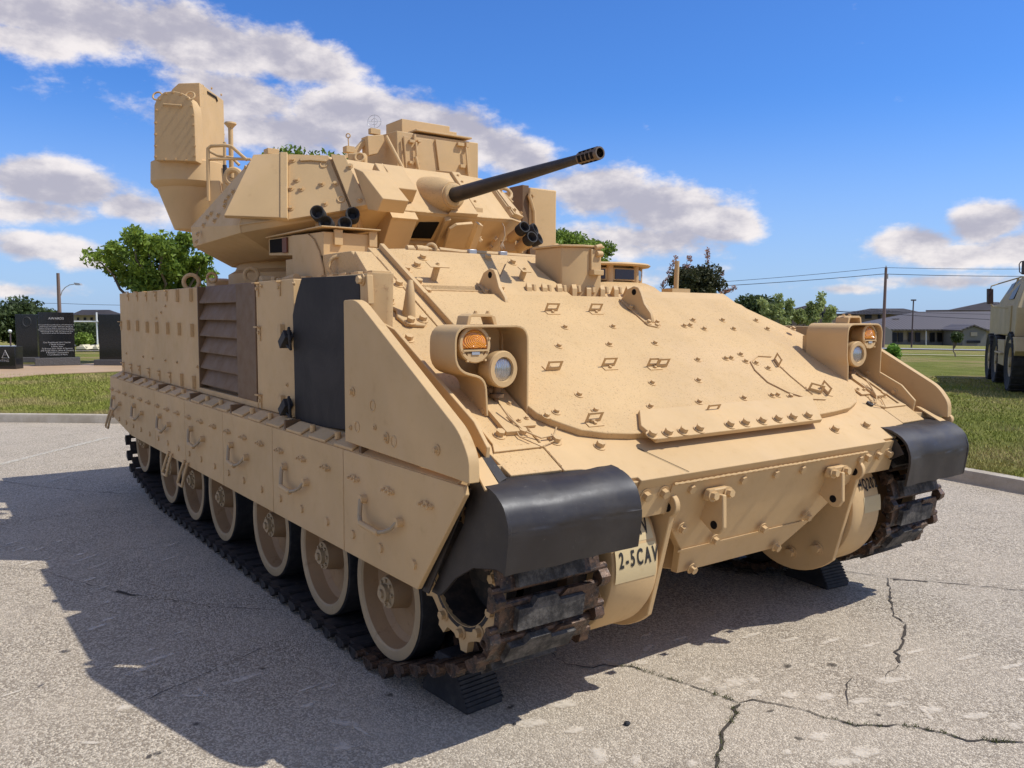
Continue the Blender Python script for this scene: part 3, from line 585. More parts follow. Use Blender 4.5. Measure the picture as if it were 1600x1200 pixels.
# ------------------------------------------------------------------ skirts
XS = [-1.835, -.999, -.14, .71, 1.557, 2.40, 3.272, 4.255]
HANDLE_BAD = {}
def skirt(s):
    for i in range(7):
        x0, x1 = XS[i]+.003, XS[i+1]-.003
        P = [(x0, 1.015), (x1, 1.015), (x1, .560), (x0, .560)]
        if i == 6: P = [(x0, 1.015), (x1-.01, 1.015), (x1, .985), (x1-.33, .562), (x0, .560)]
        if i == 0: P = [(x0, 1.015), (x1, 1.015), (x1, .560), (x1-.35, .60), (x0, .66)]
        b = MB(); b.slab(xz(P, s*1.64), (0, -s*.022, 0)); o = b.build('side_skirt_panel', TAN, V, .003)
        if s > 0: continue
        b = MB()
        for t in (.13, .47, .80):
            xc = x0+(x1-x0)*t*(.93 if i == 6 else 1)
            for dx, r in ((-.033, .010), (0, .016), (.033, .010)):
                b.cyl((xc+dx, -1.64, .905), (xc+dx, -1.652, .905), r, n=10); b.cyl((xc+dx, -1.65, .905), (xc+dx, -1.664, .905), .006, n=6)
        for t in (.12, .45, .80):
            xc = x0+(x1-x0)*t*(.80 if i == 6 else 1); b.cyl((xc, -1.64, .655), (xc, -1.650, .655), .019, n=12)
        tag(b.build('skirt_bolts', TAN, o), kind='stuff')
        # rope handle
        xa, xb = x0+(x1-x0)*.22, x0+(x1-x0)*.54; zt = .835; sag = .078; j = random.Random(i+3)
        dd = j.uniform(-.02, .02)
        for xx, zz in ((xa, zt), (xb, zt-.035)): b = MB(); b.cyl((xx, -1.64, zz), (xx, -1.668, zz), .019, n=12); b.build('handle_boss', TAN, o)
        b = MB()
        b.tube([(xa, -1.662, zt), (xa+.008, -1.670, zt-.035), (xa+.01, -1.673, zt-.07), (xa+.035+dd, -1.68, zt-sag-.015)], .010, 8)
        h0 = b.build('rope_handle', WSTRAP, o); b = MB()
        b.tube([(xb, -1.662, zt-.035), (xb-.03, -1.672, zt-.065), (xb-.075, -1.676, zt-.085), (xb-.13+dd, -1.68, zt-sag-.022)], .008, 8)
        h = b.build('rope_handle', WSTRAP, o)
        b = MB(); b.cyl((xa+.03+dd, -1.68, zt-sag-.015), (xb-.12+dd, -1.68, zt-sag-.024), .013, n=12); b.build('handle_grip', TAN, h, .002)
both(skirt)
for x, z in [(-1.80, .66), (.30, .55), (.72, .545)]:
    b = MB(); b.tube([(x, -1.65, z+.05), (x-.02, -1.67, z-.02), (x-.035, -1.69, z-.10), (x-.03, -1.69, z-.115), (x+.075, -1.69, z-.115), (x+.085, -1.68, z-.05), (x+.075, -1.65, z+.045)], .010, 8); b.build('skirt_carry_loop', TAN, V)
# ledge above the skirts
def ledge(s):
    b = MB(); b.slab([( -1.80, s*1.640, 1.018), (-1.80, s*1.552, 1.062), (-1.80, s*1.44, 1.062), (-1.80, s*1.44, 1.03), (-1.80, s*1.61, 1.0)], (6.0, 0, 0)); b.build('fender_ledge', TAN, V, .002)
    if s > 0: return
    for k in range(18):
        x = -1.70+k*.287
        if x > 3.28: break
        b = MB(); b.hexa([(x, -1.642, 1.019), (x+.19, -1.642, 1.019), (x+.19, -1.575, 1.054), (x+.02, -1.575, 1.054), (x, -1.642, 1.031), (x+.19, -1.642, 1.031), (x+.19, -1.575, 1.066), (x+.02, -1.575, 1.066)]); o = b.build('ledge_cleat', TAN, V, .002)
        b = MB(); b.cyl((x+.24, -1.60, 1.04), (x+.24, -1.60, 1.072), .014, n=10); b.cyl((x+.215, -1.59, 1.04), (x+.215, -1.59, 1.072), .010, n=10); tag(b.build('ledge_bolts', TAN, o), kind='stuff')
        if k % 3 == 2: MB().box((x+.255, -1.64, 1.022), (x+.275, -1.56, 1.07)).build('ledge_rib', TAND, V)
both(ledge)
# ------------------------------------------------------------------ side armour
def sidearm(s):
    zt = 1.785 if s < 0 else 1.70; xe = 3.34 if s < 0 else 2.55
    y = s*1.55
    def pan(x0, x1, z0=1.066, z1=zt, m=TAN, name='side_armour_panel', th=.07, yy=y):
        return MB().slab(xz([(x0, z0), (x1, z0), (x1, z1), (x0, z1)], yy), (0, -s*th, 0)).build(name, m, V, .004)
    a = pan(-1.745, .785)
    if s > 0: pan(.785, xe); return
    pan(1.94, 2.50); 
    b = MB(); b.slab(xz([(2.49, 1.066), (3.34, 1.066), (3.34, 1.785), (2.60, 1.785), (2.49, 1.62)], y+.03), (0, .04, 0)); b.build('side_armour_panel', TAN, V, .003)
    pts = [PY(*q, -1.556) for q in [(471, 434), (562, 430), (562, 470), (563, 560), (541, 672), (500, 667), (461, 655), (459, 560), (457, 492), (463, 462)]]
    MB().slab(pts, (0, .012, 0)).build('black_side_blanket', BPAN, V, .003)
    pts = [PY(*q, -1.562) for q in [(562, 430), (573, 429), (575, 475), (563, 473)]]
    o = MB().slab(pts, (0, .03, 0)).build('blanket_clamp_bar', TAN, V, .003); place('bolt', BOLTL, PY(566, 437, -1.564), (0, -1, 0), o)
    # upper corner strip joining panel and glacis
    b = MB(); b.slab([(3.341, -1.55, 1.785), (3.345, -1.55, 1.10), (3.40, -1.49, 1.10), (3.36, -1.45, 1.785)], (0, .02, 0)); b.build('hull_corner_strip', TAN, V, .003)
    b = MB(); b.box((-1.9, -1.48, 1.70), (3.0, -1.30, 1.775)); b.build('side_roof_strip', TAN, V, .003)
    # louvre: recessed slats and frame
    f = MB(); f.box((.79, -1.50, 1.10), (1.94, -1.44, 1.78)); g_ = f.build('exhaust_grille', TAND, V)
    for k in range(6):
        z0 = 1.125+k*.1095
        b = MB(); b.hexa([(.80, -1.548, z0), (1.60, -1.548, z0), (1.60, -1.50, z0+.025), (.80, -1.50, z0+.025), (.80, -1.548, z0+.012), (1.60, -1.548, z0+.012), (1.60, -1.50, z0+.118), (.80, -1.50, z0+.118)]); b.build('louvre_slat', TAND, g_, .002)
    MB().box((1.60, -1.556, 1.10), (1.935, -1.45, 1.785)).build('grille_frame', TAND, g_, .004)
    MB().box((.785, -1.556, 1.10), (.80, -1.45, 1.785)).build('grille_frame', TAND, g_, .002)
    MB().box((.79, -1.553, 1.066), (1.94, -1.45, 1.10)).build('grille_sill', TAN, g_, .002)
    # strap fittings on the panels
    b = MB(); b.box((-.045, -.04, 0), (-.006, .04, .006)); b.box((.006, -.045, 0), (.04, .045, .022)); b.box((-.03, -.025, .006), (-.015, .025, .014)); F1 = b.mesh('strap_fitting'); F1.materials.append(TAN)
    b = MB(); b.box((-.028, -.045, 0), (.004, .035, .006)); b.box((-.045, .028, 0), (.01, .036, .026)); b.cyl((-.012, 0, .006), (-.012, 0, .014), .010, n=8); F2 = b.mesh('strap_fitting_small'); F2.materials.append(TAN)
    Y_ = lambda px, py: PY(px, py, -1.551)
    for (px, py) in [(277, 462), (298, 461), (201, 508), (215, 509), (230, 511), (245, 512), (262, 513), (280, 514), (300, 516), (284, 593), (303, 597), (440, 520), (441, 630)]: place('strap_fitting', F1, Y_(px, py), (0, -1, 0), V)
    for (px, py) in [(201, 462), (215, 462), (229, 462), (244, 462), (261, 461), (206, 575), (219, 578), (234, 582), (250, 586), (267, 589), (190, 508), (404, 451), (438, 449), (407, 520), (409, 626), (194, 572)]: place('strap_fitting', F2, Y_(px, py), (0, -1, 0), V)
    for (px, py) in [(198, 552), (224, 557), (239, 560), (259, 563), (277, 566), (309, 573), (259, 478), (252, 488), (245, 497), (449, 601), (460, 443), (409, 447)]: place('bolt', BOLTS, Y_(px, py), (0, -1, 0), V)
    # black tie clamps on the blanket edge
    for (px, py) in [(446, 530), (446, 636)]:
        p = PY(px, py, -1.58); b = MB(); b.obox(p, (.8, 0, .6), (0, 1, 0), (-.6, 0, .8), (.05, .022, .022)); b.tube([p+Vector((.04, 0, .03)), p+Vector((.075, -.01, .06)), p+Vector((.085, -.01, 0)), p+Vector((.07, 0, -.05)), p+Vector((.02, 0, -.03))], .008, 6); b.build('black_tie_clamp', RUB, V, .006)
both(sidearm)
# bow side plates, rounded front corner
def bow(s):
    P = roundpath([(3.322, 1.058), (3.322, 1.664), (3.44, 1.668), (4.235, 1.205), (4.295, 1.12), (4.297, 1.034)] if s < 0 else [(3.0, 1.058), (3.0, 1.545), (3.64, 1.535), (4.235, 1.205), (4.295, 1.12), (4.297, 1.034)], [0, .01, .07, .12, .03, 0], 5)
    P += [(4.2, 1.038)]
    b = MB(); b.slab(xz(P, s*1.652), (0, -s*.045, 0)); o = b.build('bow_side_plate', TAN, V, .003, ang=25)
    if s < 0:
        for px, py in [(586, 668), (605, 689), (548, 668)]: place('bolt', BOLTS, PY(px, py, -1.653), (0, -1, 0), o)
        for px, py in [(582, 634), (615, 690), (558, 667)]:
            b = MB(); p = PY(px, py, -1.653); b.tube([p+Vector((math.cos(R(k*30))*.022, 0, math.sin(R(k*30))*.022)) for k in range(12)], .003, 5, closed=True); b.build('recessed_plug', TAN, o)
        for px, py in [(604, 683), (683, 703), (551, 612)]: place('bolt', BOLT, PY(px, py, -1.653), (0, -1, 0), o)
    else: 
        b = MB(); b.cyl((4.28, 1.63, 1.02), (4.28, 1.66, 1.02), .03, n=16); b.build('plate_pivot', TAN, o, .003)
both(bow)
# ------------------------------------------------------------------ turret
TY = -.20
def ring3(H, Fr): return [Vector((x, TY-v, z)) for x, v, z in H]+[Vector((x, TY+v, z)) for x, v, z in Fr[::-1]]
RT = [(1.50, .30, 2.61), (1.56, .73, 2.61), (1.27, 1.11, 2.61), (1.0, .80, 2.61), (-.4, .75, 2.58), (-.7, .4, 2.58)]
RM = [(1.86, .30, 2.27), (1.84, .60, 2.27), (1.44, 1.27, 2.15), (.36, 1.27, 2.225), (-.1, .85, 2.22), (-.9, .45, 2.2)]
RN = [(1.85, .30, 2.25), (1.83, .59, 2.25), (1.43, 1.26, 2.105), (.38, 1.26, 2.085), (-.1, .84, 2.12), (-.9, .44, 2.15)]
RL = [(1.45, .30, 1.98), (1.32, .60, 1.98), (1.18, .93, 1.98), (.30, .95, 1.98), (-.2, .80, 1.98), (-.65, .4, 1.98)]
FT = [(1.50, .30, 2.61), (1.45, .53, 2.61), (1.22, .78, 2.60), (.9, .9, 2.60), (-.4, .75, 2.58), (-.7, .4, 2.58)]
FM = [(1.86, .30, 2.27), (1.75, .58, 2.29), (1.38, .96, 2.32), (.6, 1.15, 2.3), (-.1, .85, 2.22), (-.9, .45, 2.2)]
FN = [(x-.01, v-.01, z-.02) for x, v, z in FM]
FL = [(1.45, .30, 1.98), (1.32, .58, 1.98), (1.2, .82, 1.98), (.5, .98, 1.98), (-.2, .80, 1.98), (-.65, .4, 1.98)]
a, c, cn_, d = ring3(RT, FT), ring3(RM, FM), ring3(RN, FN), ring3(RL, FL); n = len(a)
tb = MB(); F = [tuple(range(n)), tuple(range(3*n, 4*n))[::-1]]
for o1, o2 in ((0, n), (n, 2*n), (2*n, 3*n)):
    for i in range(n): j = (i+1) % n; F += [(o1+i, o1+j, o2+j), (o1+i, o2+j, o2+i)]
tb.add(a+c+cn_+d, F); TU = tb.build('turret', TAN, V, .004, ang=12)
b = MB(); b.lathe((.42, TY, 0), (0, 0, 1), [(1.72, .98), (1.90, .98), (1.93, .93), (1.995, .90)], 56); b.build('turret_ring', TAN, V)
def planeof(p, q, r):
    n_ = (q-p).cross(r-p).normalized(); 
    if n_.x < 0: n_ = -n_
    return n_, n_.dot(p)
kn, kc = planeof(Vector((1.27, TY-1.11, 2.61)), Vector((1.56, TY-.73, 2.61)), Vector((1.44, TY-1.27, 2.15)))
def K(px, py, h=0): return onp(px, py, tuple(kn), kc+h)
fn_, fc = planeof(Vector((1.22, TY+.78, 2.60)), Vector((1.45, TY+.53, 2.61)), Vector((1.38, TY+.96, 2.32)))
def KF(px, py, h=0): return onp(px, py, tuple(fn_), fc+h)
def psl(name, pts, m, par, ext, bev=.003): return MB().slab(pts, ext).build(name, m, par, bev)
psl('cheek_hinged_plate', [K(*q, .004) for q in [(398, 246), (440, 244), (440, 344), (352, 341)]], TAN, TU, kn*.03)
o = psl('cheek_hinge_strip', [K(*q, .004) for q in [(440, 243), (451, 243), (451, 346), (440, 345.5)]], TAN, TU, kn*.036)
psl('cheek_front_plate', [K(*q, -.01) for q in [(519, 248), (541, 250), (577, 327), (552, 331)]], TAN, TU, kn*.05)
psl('cheek_armour_plate', [K(*q, -.01) for q in [(452, 244), (514, 246), (548, 330), (452, 346)]], TAN, TU, kn*.022)
for q in [(464, 281), (471, 295), (503, 287), (524, 287), (508, 318), (455, 325), (547, 260), (562, 312), (458, 250), (455, 294)]: place('bolt', BOLT, K(*q, .042 if q[0] > 540 else .013), kn, TU)
def ringo(name, c_, n_, R_, r, par, m=TAN, k=18):
    Fm = frame(n_); b = MB(); b.tube([Vector(c_)+Fm@Vector((math.cos(2*math.pi*i/k)*R_, math.sin(2*math.pi*i/k)*R_, 0)) for i in range(k)], r, 8, closed=True); return b.build(name, m, par)
ringo('plug_ring', K(506, 257, .014), kn, .022, .004, TU); ringo('plug_ring', K(533, 311, .014), kn, .022, .004, TU)
psl('cheek_latch_bar', [K(*q, .012) for q in [(468, 249), (480, 246), (486, 247), (510, 251), (510, 254), (484, 252), (470, 253)]], TAN, TU, kn*.012, .002)
# bolts on the side facet
sn, scc = planeof(Vector((1.27, TY-1.11, 2.61)), Vector((1.44, TY-1.27, 2.15)), Vector((.36, TY-1.27, 2.225)))
for q in [(386, 262), (365, 300), (358, 308), (353, 315), (352, 322), (331, 334), (325, 340), (336, 345), (342, 337), (319, 352), (310, 366), (308, 378)]: place('bolt', BOLT, onp(*q, tuple(sn), scc), -sn if sn.y > 0 else sn, TU)
# mantlet and gun
GD = Vector((math.cos(R(2.37)), 0, math.sin(R(2.37)))); G0 = Vector((1.905, TY, 2.392))
b = MB(); b.lathe(G0, GD, [(-.62, .20), (-.40, .185), (-.27, .168), (-.16, .142), (-.07, .108), (-.01, .080), (.005, .078), (.012, .070), (.012, .05)], 48); mo = b.build('gun_mantlet', TANG, TU, ang=50)
b = MB(); b.lathe(G0, GD, [(-.03, .080), (-.03, .088), (-.012, .088), (-.012, .080)], 40); b.build('mantlet_collar', TAN, mo)
L = 1.27; b = MB(); b.lathe(G0, GD, [(0, .046), (.02, .049), (.3, .046), (.75, .037), (L, .024), (L, 0)], 32); b.build('gun_barrel', GUN, TU)
b = MB(); b.lathe(G0, GD, [(L-.01, .026), (L-.005, .032), (L+.15, .034), (L+.155, .033), (L+.155, .025), (L+.06, .018), (L+.06, 0)], 28); mz = b.build('muzzle_brake', mat('muzzle_steel', (.16, .115, .075), .5, metal=.4), TU)
for k in range(4):
    for an in (25, 110, 200, 290):
        aa = R(an); o_ = G0+GD*(L+.022+k*.033); u = Vector((0, math.cos(aa), math.sin(aa))); t_ = GD.cross(u)
        b = MB(); b.obox(o_+u*.0315, GD, t_, u, (.009, .018, .004)); b.build('brake_slot', VOID, mz)
b = MB(); b.lathe(G0, GD, [(L+.1525, .0245), (L+.11, .022), (L+.10, 0)], 24); b.build('muzzle_bore', VOID, mz)
# gun side boxes
b = MB(); b.slab([PY(*q, -.66) for q in [(585, 254), (608, 292), (601, 312), (580, 316), (572, 290)]], (0, .205, 0)); o = b.build('coaxial_ammo_box', TAN, TU, .006)
b = MB(); p = PY(600, 264, -.60); b.tube([p+Vector((x, y, z)) for x, y, z in [(-.03, 0, .012), (-.025, 0, .035), (.05, 0, -.02), (.055, 0, -.035)]], .006, 6); b.build('box_handle', TAN, o)
b = MB(); b.slab([PY(*q, -.66) for q in [(600, 313), (612, 339), (597, 388), (583, 348)]], (0, .185, 0)); o = b.build('sight_ballistic_box', TAN, TU, .005)
b = MB(); b.slab([PY(*q, -.66) for q in [(600, 312), (613, 339.5), (612, 342), (600, 316)]], (0, .19, 0)); b.build('box_lid', TAN, o, .002)
p = PY(626, 352, -.50)
b = MB(); b.obox(p, (0, 1, 0), (.5, 0, -.87), (.87, 0, .5), (.012, .035, .010)); b.build('box_latch', TAN, o, .002)
b = MB(); b.slab([PY(*q, -.84) for q in [(552, 262), (566, 268), (598, 310), (590, 330), (575, 328)]], (0, .18, 0)); b.build('rotor_side_block', TAN, TU, .005)
b = MB(); b.slab([Vector((1.30, TY-.36, 2.60)), Vector((1.62, TY-.36, 2.50)), Vector((1.80, TY-.36, 2.33)), Vector((1.80, TY-.36, 2.26)), Vector((1.30, TY-.36, 2.30))], (0, .10, 0)); b.build('mantlet_side_block', TAN, TU, .005)
b = MB(); b.slab([Vector((1.30, TY+.22, 2.66)), Vector((1.52, TY+.22, 2.62)), Vector((1.82, TY+.22, 2.34)), Vector((1.82, TY+.22, 2.28)), Vector((1.30, TY+.22, 2.40))], (0, .07, 0)); b.build('mantlet_side_block', TAN, TU, .005)
for k in range(5): place('bolt', BOLTS, Vector((1.55+k*.055, TY+.255, 2.592-k*.0513)), (.68, 0, .73), TU)
# plates right of the gun
un, uc = planeof(Vector((1.50, TY+.30, 2.61)), Vector((1.50, TY-.30, 2.61)), Vector((1.86, TY+.30, 2.27)))
psl('front_plate', [onp(*q, tuple(un), uc) for q in [(700, 337), (726, 309), (745, 340)]], TAN, TU, un*.03)
q4 = [Vector(p) for p in ((1.45, TY+.53, 2.61), (1.22, TY+.78, 2.60), (1.38, TY+.96, 2.32), (1.75, TY+.58, 2.29))]
def QL(u, v): return q4[0].lerp(q4[1], u).lerp(q4[3].lerp(q4[2], u), v)
psl('cheek_hatch_lid', [QL(.12, .10), QL(.92, .10), QL(.94, .93), QL(.12, .93)], TAN, TU, fn_*.04)
psl('cheek_lid_hinge', [QL(.03, .06), QL(.09, .06), QL(.09, .95), QL(.03, .95)], TAN, TU, fn_*.03)
for u_, v_ in ((.06, .2), (.06, .8), (.25, .85), (.8, .2), (.85, .85), (.5, .3)): place('bolt', BOLT, QL(u_, v_)+fn_*(.042 if u_ > .1 else .03), fn_, TU)
ln, lc = planeof(Vector((1.74, TY+.57, 2.27)), Vector((1.37, TY+.95, 2.30)), Vector((1.32, TY+.58, 1.98)))
ln2, lc2 = planeof(Vector((1.85, TY+.30, 2.25)), Vector((1.74, TY+.57, 2.27)), Vector((1.45, TY+.30, 1.98)))
mn, mc = planeof(Vector((1.85, TY+.30, 2.25)), Vector((1.85, TY-.30, 2.25)), Vector((1.45, TY+.30, 1.98)))
for L_, m_, nm, dp in (([(640, 371), (673, 372), (686, 347), (655, 347)], VOID, 'mantlet_shade_plate', .006), ([(678, 377), (684, 374), (703, 338), (694, 340)], TAN, 'recess_cheek', .03), ([(628, 376), (680, 377), (684, 384), (622, 383)], TAN, 'recess_sill', .02)): MB().slab([onp(*q, tuple(mn), mc+.002) for q in L_], mn*dp).build(nm, m_, TU, .002 if dp > .01 else 0)  # near-black plate painted for the shade of the opening under the gun
psl('lower_front_plate', [onp(*q, tuple(ln2), lc2) for q in [(691, 386), (701, 355), (712, 348), (737, 346), (721, 389)]], TAN, TU, ln2*.02)
psl('lower_front_rib', [onp(*q, tuple(ln), lc) for q in [(727, 389), (742, 345), (750, 348), (737, 390)]], TAN, TU, ln*.03)
for q in [(748, 374), (772, 372), (765, 385)]: place('bolt', BOLTL, onp(*q, tuple(ln), lc), ln, TU)
rp_ = PX(788, 303, 1.22); ringo('lifting_ring', rp_, (.75, -.2, .5), .058, .015, TU)
for dq in (0, .04): b = MB(); b.tube([QL(.95, -.05)+Vector((0, dq, .0)), QL(.98, .5)+Vector((.02, dq, .02))], .010, 8); b.build('ring_rail', TAN, TU)
# frayed cord hanging by the far launcher
b = MB(); b.tube([PX(782, 344, 1.75), PX(788, 355, 1.78), PX(789, 368, 1.78), PX(785, 380, 1.78)], .0035, 6)
for k in range(6): b.tube([PX(785, 378, 1.78), PX(781+k*1.7, 386+(k % 3)*2, 1.78)], .002, 4)
b.build('frayed_cord', mat('rope', (.5, .38, .25), .9), TU)
# smoke grenade launchers
def launcher(mouths, name='smoke_grenade_launcher'):
    p0 = None; g_ = None
    for (px, py, X, dx, dy, dz) in mouths:
        p = PX(px, py, X); dv = Vector((dx, dy, dz)).normalized()
        b = MB(); b.cyl(p-dv*.20, p-dv*.05, .036, n=22); o = b.build('grenade_tube' if g_ else name, TAN, TU if g_ is None else g_, .002)
        if g_ is None: g_ = o
        b = MB(); b.lathe(p, dv, [(-.075, .038), (-.07, .043), (-.01, .044), (0, .042), (0, .036), (-.045, .018), (-.045, 0)], 26); b.build('rubber_cap', RUB, g_)
    return g_
launcher([(495, 331, 1.88, .80, -.62, .22), (508, 347, 1.90, .80, -.62, .22), (551, 333, 1.90, .90, -.38, .35), (539, 348, 1.92, .90, -.38, .35)])
b = MB(); b.obox(PX(530, 349, 1.66), (.8, -.6, 0), (.6, .8, 0), (0, 0, 1), (.06, .14, .05)); b.build('launcher_bracket', TAN, TU, .006)
launcher([(820, 354, 1.86, .90, -.06, .34), (832, 370, 1.88, .90, -.06, .34), (837, 357, 1.78, .75, .42, .34), (844, 372, 1.80, .75, .42, .34)])
b = MB(); b.obox(PX(800, 386, 1.60), (.8, .6, 0), (-.6, .8, 0), (0, 0, 1), (.06, .10, .04)); b.build('launcher_bracket', TAN, TU, .006)
# missile launcher on the far side
b = MB(); b.box((.25, 1.12, 1.96), (1.0, 1.41, 2.675)); o = b.build('missile_launcher_box', TAN, TU, .012)
b = MB(); b.box((.80, 1.05, 1.96), (.99, 1.118, 2.69)); b.build('launcher_side_rail', TAND, o, .004)
b = MB(); pts = [PX(*q, 1.01) for q in [(829, 300), (827, 306), (834, 330), (835, 352)]]; b.tube(pts, .016, 8); b.cyl(PX(832, 303, 1.0), PX(832, 303, 1.0)+Vector((.02, 0, 0)), .02, n=12); b.build('launcher_lift_arm', TAN, o)
b = MB(); b.cyl((1.0, 1.16, 2.14), (1.03, 1.16, 2.14), .06, n=20); b.build('launcher_pivot', TAND, o)
ringo('launcher_lug', (1.02, 1.40, 2.17), (1, 0, 0), .04, .012, o)
# integrated sight housing
b = MB(); b.slab([Vector((x, -.27, z)) for x, z in [(1.25, 2.913), (1.25, 2.56), (.70, 2.56), (.70, 2.75), (.86, 2.93)]], (0, .70, 0)); SI = b.build('sight_housing', TAN, TU, .006)
b = MB(); b.slab([PX(*q, 1.252) for q in [(679, 218), (731, 226), (735, 282), (686, 275)]], (.014, 0, 0)); b.build('sight_door', TAN, SI, .002)
b = MB(); b.slab([PX(*q, 1.252) for q in [(630, 213), (674, 219), (681, 274), (636, 270)]], (.010, 0, 0)); b.build('sight_door', TAN, SI, .002)
def hinge(L_):
    b = MB()
    for px, py, w_, h_ in L_: b.obox(PX(px, py, 1.275), (0, 1, 0), (0, 0, 1), (1, 0, 0), (w_, h_, .016))
    return b
b = hinge([(719, 226, .028, .012), (729, 227, .012, .018), (722, 260, .022, .012), (731, 264, .012, .03)]); b.cyl(PX(728, 230, 1.29), PX(732, 279, 1.29), .008, n=8); b.build('door_latch', TAN, SI, .002)
b = hinge([(643, 221, .02, .010), (647, 215, .008, .02), (654, 221, .014, .007), (641, 254, .012, .010), (652, 254, .014, .010)]); b.cyl(PX(650, 222, 1.285), PX(651, 245, 1.285), .009, n=8); b.cyl(PX(649, 245, 1.29), PX(655, 270, 1.29), .014, .010, n=10); b.build('door_latch', TAN, SI, .002)
b = MB(); b.cyl(PX(631, 214, 1.27), PX(635, 262, 1.27), .007, n=6); b.build('door_edge_bar', TAN, SI)
b = MB(); b.box((.98, -.12, 2.93), (1.27, .36, 2.942)); b.build('sight_visor', TAN, SI, .002)
b = MB(); b.slab([Vector((x, -.12, z)) for x, z in [(1.05, 2.942), (1.05, 3.055), (.80, 3.055), (.80, 2.90)]], (0, .42, 0)); b.build('sight_cover_box', TAN, SI, .004)
MB().box((.82, .30, 2.90), (1.04, .37, 3.02)).build('sight_cover_step', TAN, SI, .003)
# bracket, strut and rings near the sight
b = MB(); p = PX(584, 228, 1.1); b.slab([PX(*q, 1.15) for q in [(574, 212), (599, 210), (601, 220), (590, 240), (576, 243)]], (-.10, 0, 0)); b.slab([PX(*q, 1.10) for q in [(556, 232), (574, 212), (576, 220), (560, 240), (540, 248), (538, 244)]], (-.05, 0, 0)); o = b.build('sight_arm_bracket', TAN, TU, .004)
b = MB(); b.cyl(PX(603, 213, 1.32), PX(640, 284, 1.42), .014, n=10); b.tube([PX(640, 284, 1.42), PX(644, 292, 1.44), PX(646, 315, 1.46)], .010, 8); b.cyl(PX(634, 284, 1.42), PX(652, 286, 1.42), .018, n=10); b.build('sight_linkage_rod', TAN, TU)
ringo('wire_loop', PX(646, 283, 1.44), (1, 0, 0), .055, .002, TU)
ringo('wire_gun_sight_ring', PX(585, 190, 1.1), (.8, -.6, .1), .048, .0016, TU, GREYM, 24); ringo('wire_gun_sight_ring', PX(585, 190, 1.1), (.8, -.6, .1), .022, .0014, TU, GREYM, 16)
b = MB()
for s_ in ((576, 190, 595, 190), (585, 179, 585, 206)): b.cyl(PX(s_[0], s_[1], 1.1), PX(s_[2], s_[3], 1.1), .0014, n=5)
b.build('wire_gun_sight_cross', GREYM, TU)
b = MB(); b.obox(PX(585, 206, 1.1), (0, 1, 0), (1, 0, 0), (0, 0, 1), (.04, .02, .02)); b.build('ring_sight_base', TAN, TU, .003)
ringo('lifting_eye', PX(544, 212, 1.3), (.8, -.6, 0), .014, .004, TU); b = MB(); b.cyl(PX(544, 216, 1.3), PX(545, 232, 1.3), .004, n=6); b.obox(PX(545, 234, 1.3), (0, 1, 0), (1, 0, 0), (0, 0, 1), (.03, .03, .02)); b.build('eye_bolt', TAN, TU)
ringo('lifting_ring', PX(562, 246, 1.45), (.8, -.5, .3), .030, .008, TU)
b = MB(); b.obox(PX(559, 250, 1.40), (.8, -.6, 0), (.6, .8, 0), (0, 0, 1), (.04, .06, .04)); b.build('ring_block', TAN, TU, .01)
b = MB(); b.obox(PX(424, 238, 1.1), (0, 1, 0), (1, 0, 0), (0, 0, 1), (.04, .04, .02)); b.cyl((.6, -.55, 2.60), (.6, -.55, 2.66), .34, n=36); b.build('commander_hatch', TAN, TU, .004)
# commander's independent viewer
bn = Vector((.807, -.59, 0)); BC = .60
def B_(px, py, c_=BC): return onp(px, py, tuple(bn), c_)
o = MB().slab([B_(*q, .42) for q in [(262, 252), (262, 150), (270, 138), (279, 130), (312, 129), (316, 252)]], -bn*.55).build('viewer_head', TAN, TU, .005)
cov = [(241, 250), (241, 164), (246, 152), (256, 144), (270, 142), (284, 145), (295, 151), (301, 161), (304, 178), (306, 252)]
q_ = MB().slab([B_(*q) for q in cov], -bn*.17).build('viewer_cover', TAN, o, .004)
for px, py in [(243, 245), (243, 228), (243, 210), (243, 192), (244, 172), (249, 155), (259, 146), (270, 144), (282, 147), (293, 153), (299, 165), (301, 180), (302, 195), (303, 212), (304, 228), (304, 243), (258, 249), (274, 249), (290, 250)]: place('bolt', BOLTS, B_(px, py, BC), bn, q_)
b = MB(); b.tube([B_(256, 163, BC), B_(256, 163, BC+.03), B_(283, 165, BC+.03), B_(283, 165, BC)], .008, 8); b.build('cover_handle', TAN, q_)
for px, nx in ((246, .2), (297, .2)): ringo('cover_lifting_ring', B_(px, 150, BC-.02), (.5, -.4, .3), .036, .007, o)
an_ = Vector((.59, .807, 0))
for px, py in [(316, 134), (316, 146), (317, 168), (318, 190), (320, 212), (345, 148), (347, 166), (348, 188), (349, 210), (330, 138)]:
    e = B_(312, 200, .42); place('bolt', BOLTS, onp(px, py, tuple(an_), an_.dot(e)), an_, o)
b = MB(); e = B_(312, 200, .42); pts = [onp(*q, tuple(an_), an_.dot(e)+.012) for q in [(324, 144), (337, 152), (339, 158)]]; b.tube(pts, .010, 8); b.build('head_grab_handle', DST, o)
c0 = B_(296, 256, .25)
b = MB(); b.lathe(c0, (0, 0, 1), [(0, 0), (0, .27), (-.012, .295), (-.17, .30), (-.20, .275), (-.215, .25), (-.54, .13), (-.56, 0)], 48); b.build('viewer_pedestal', TAN, TU, ang=30)
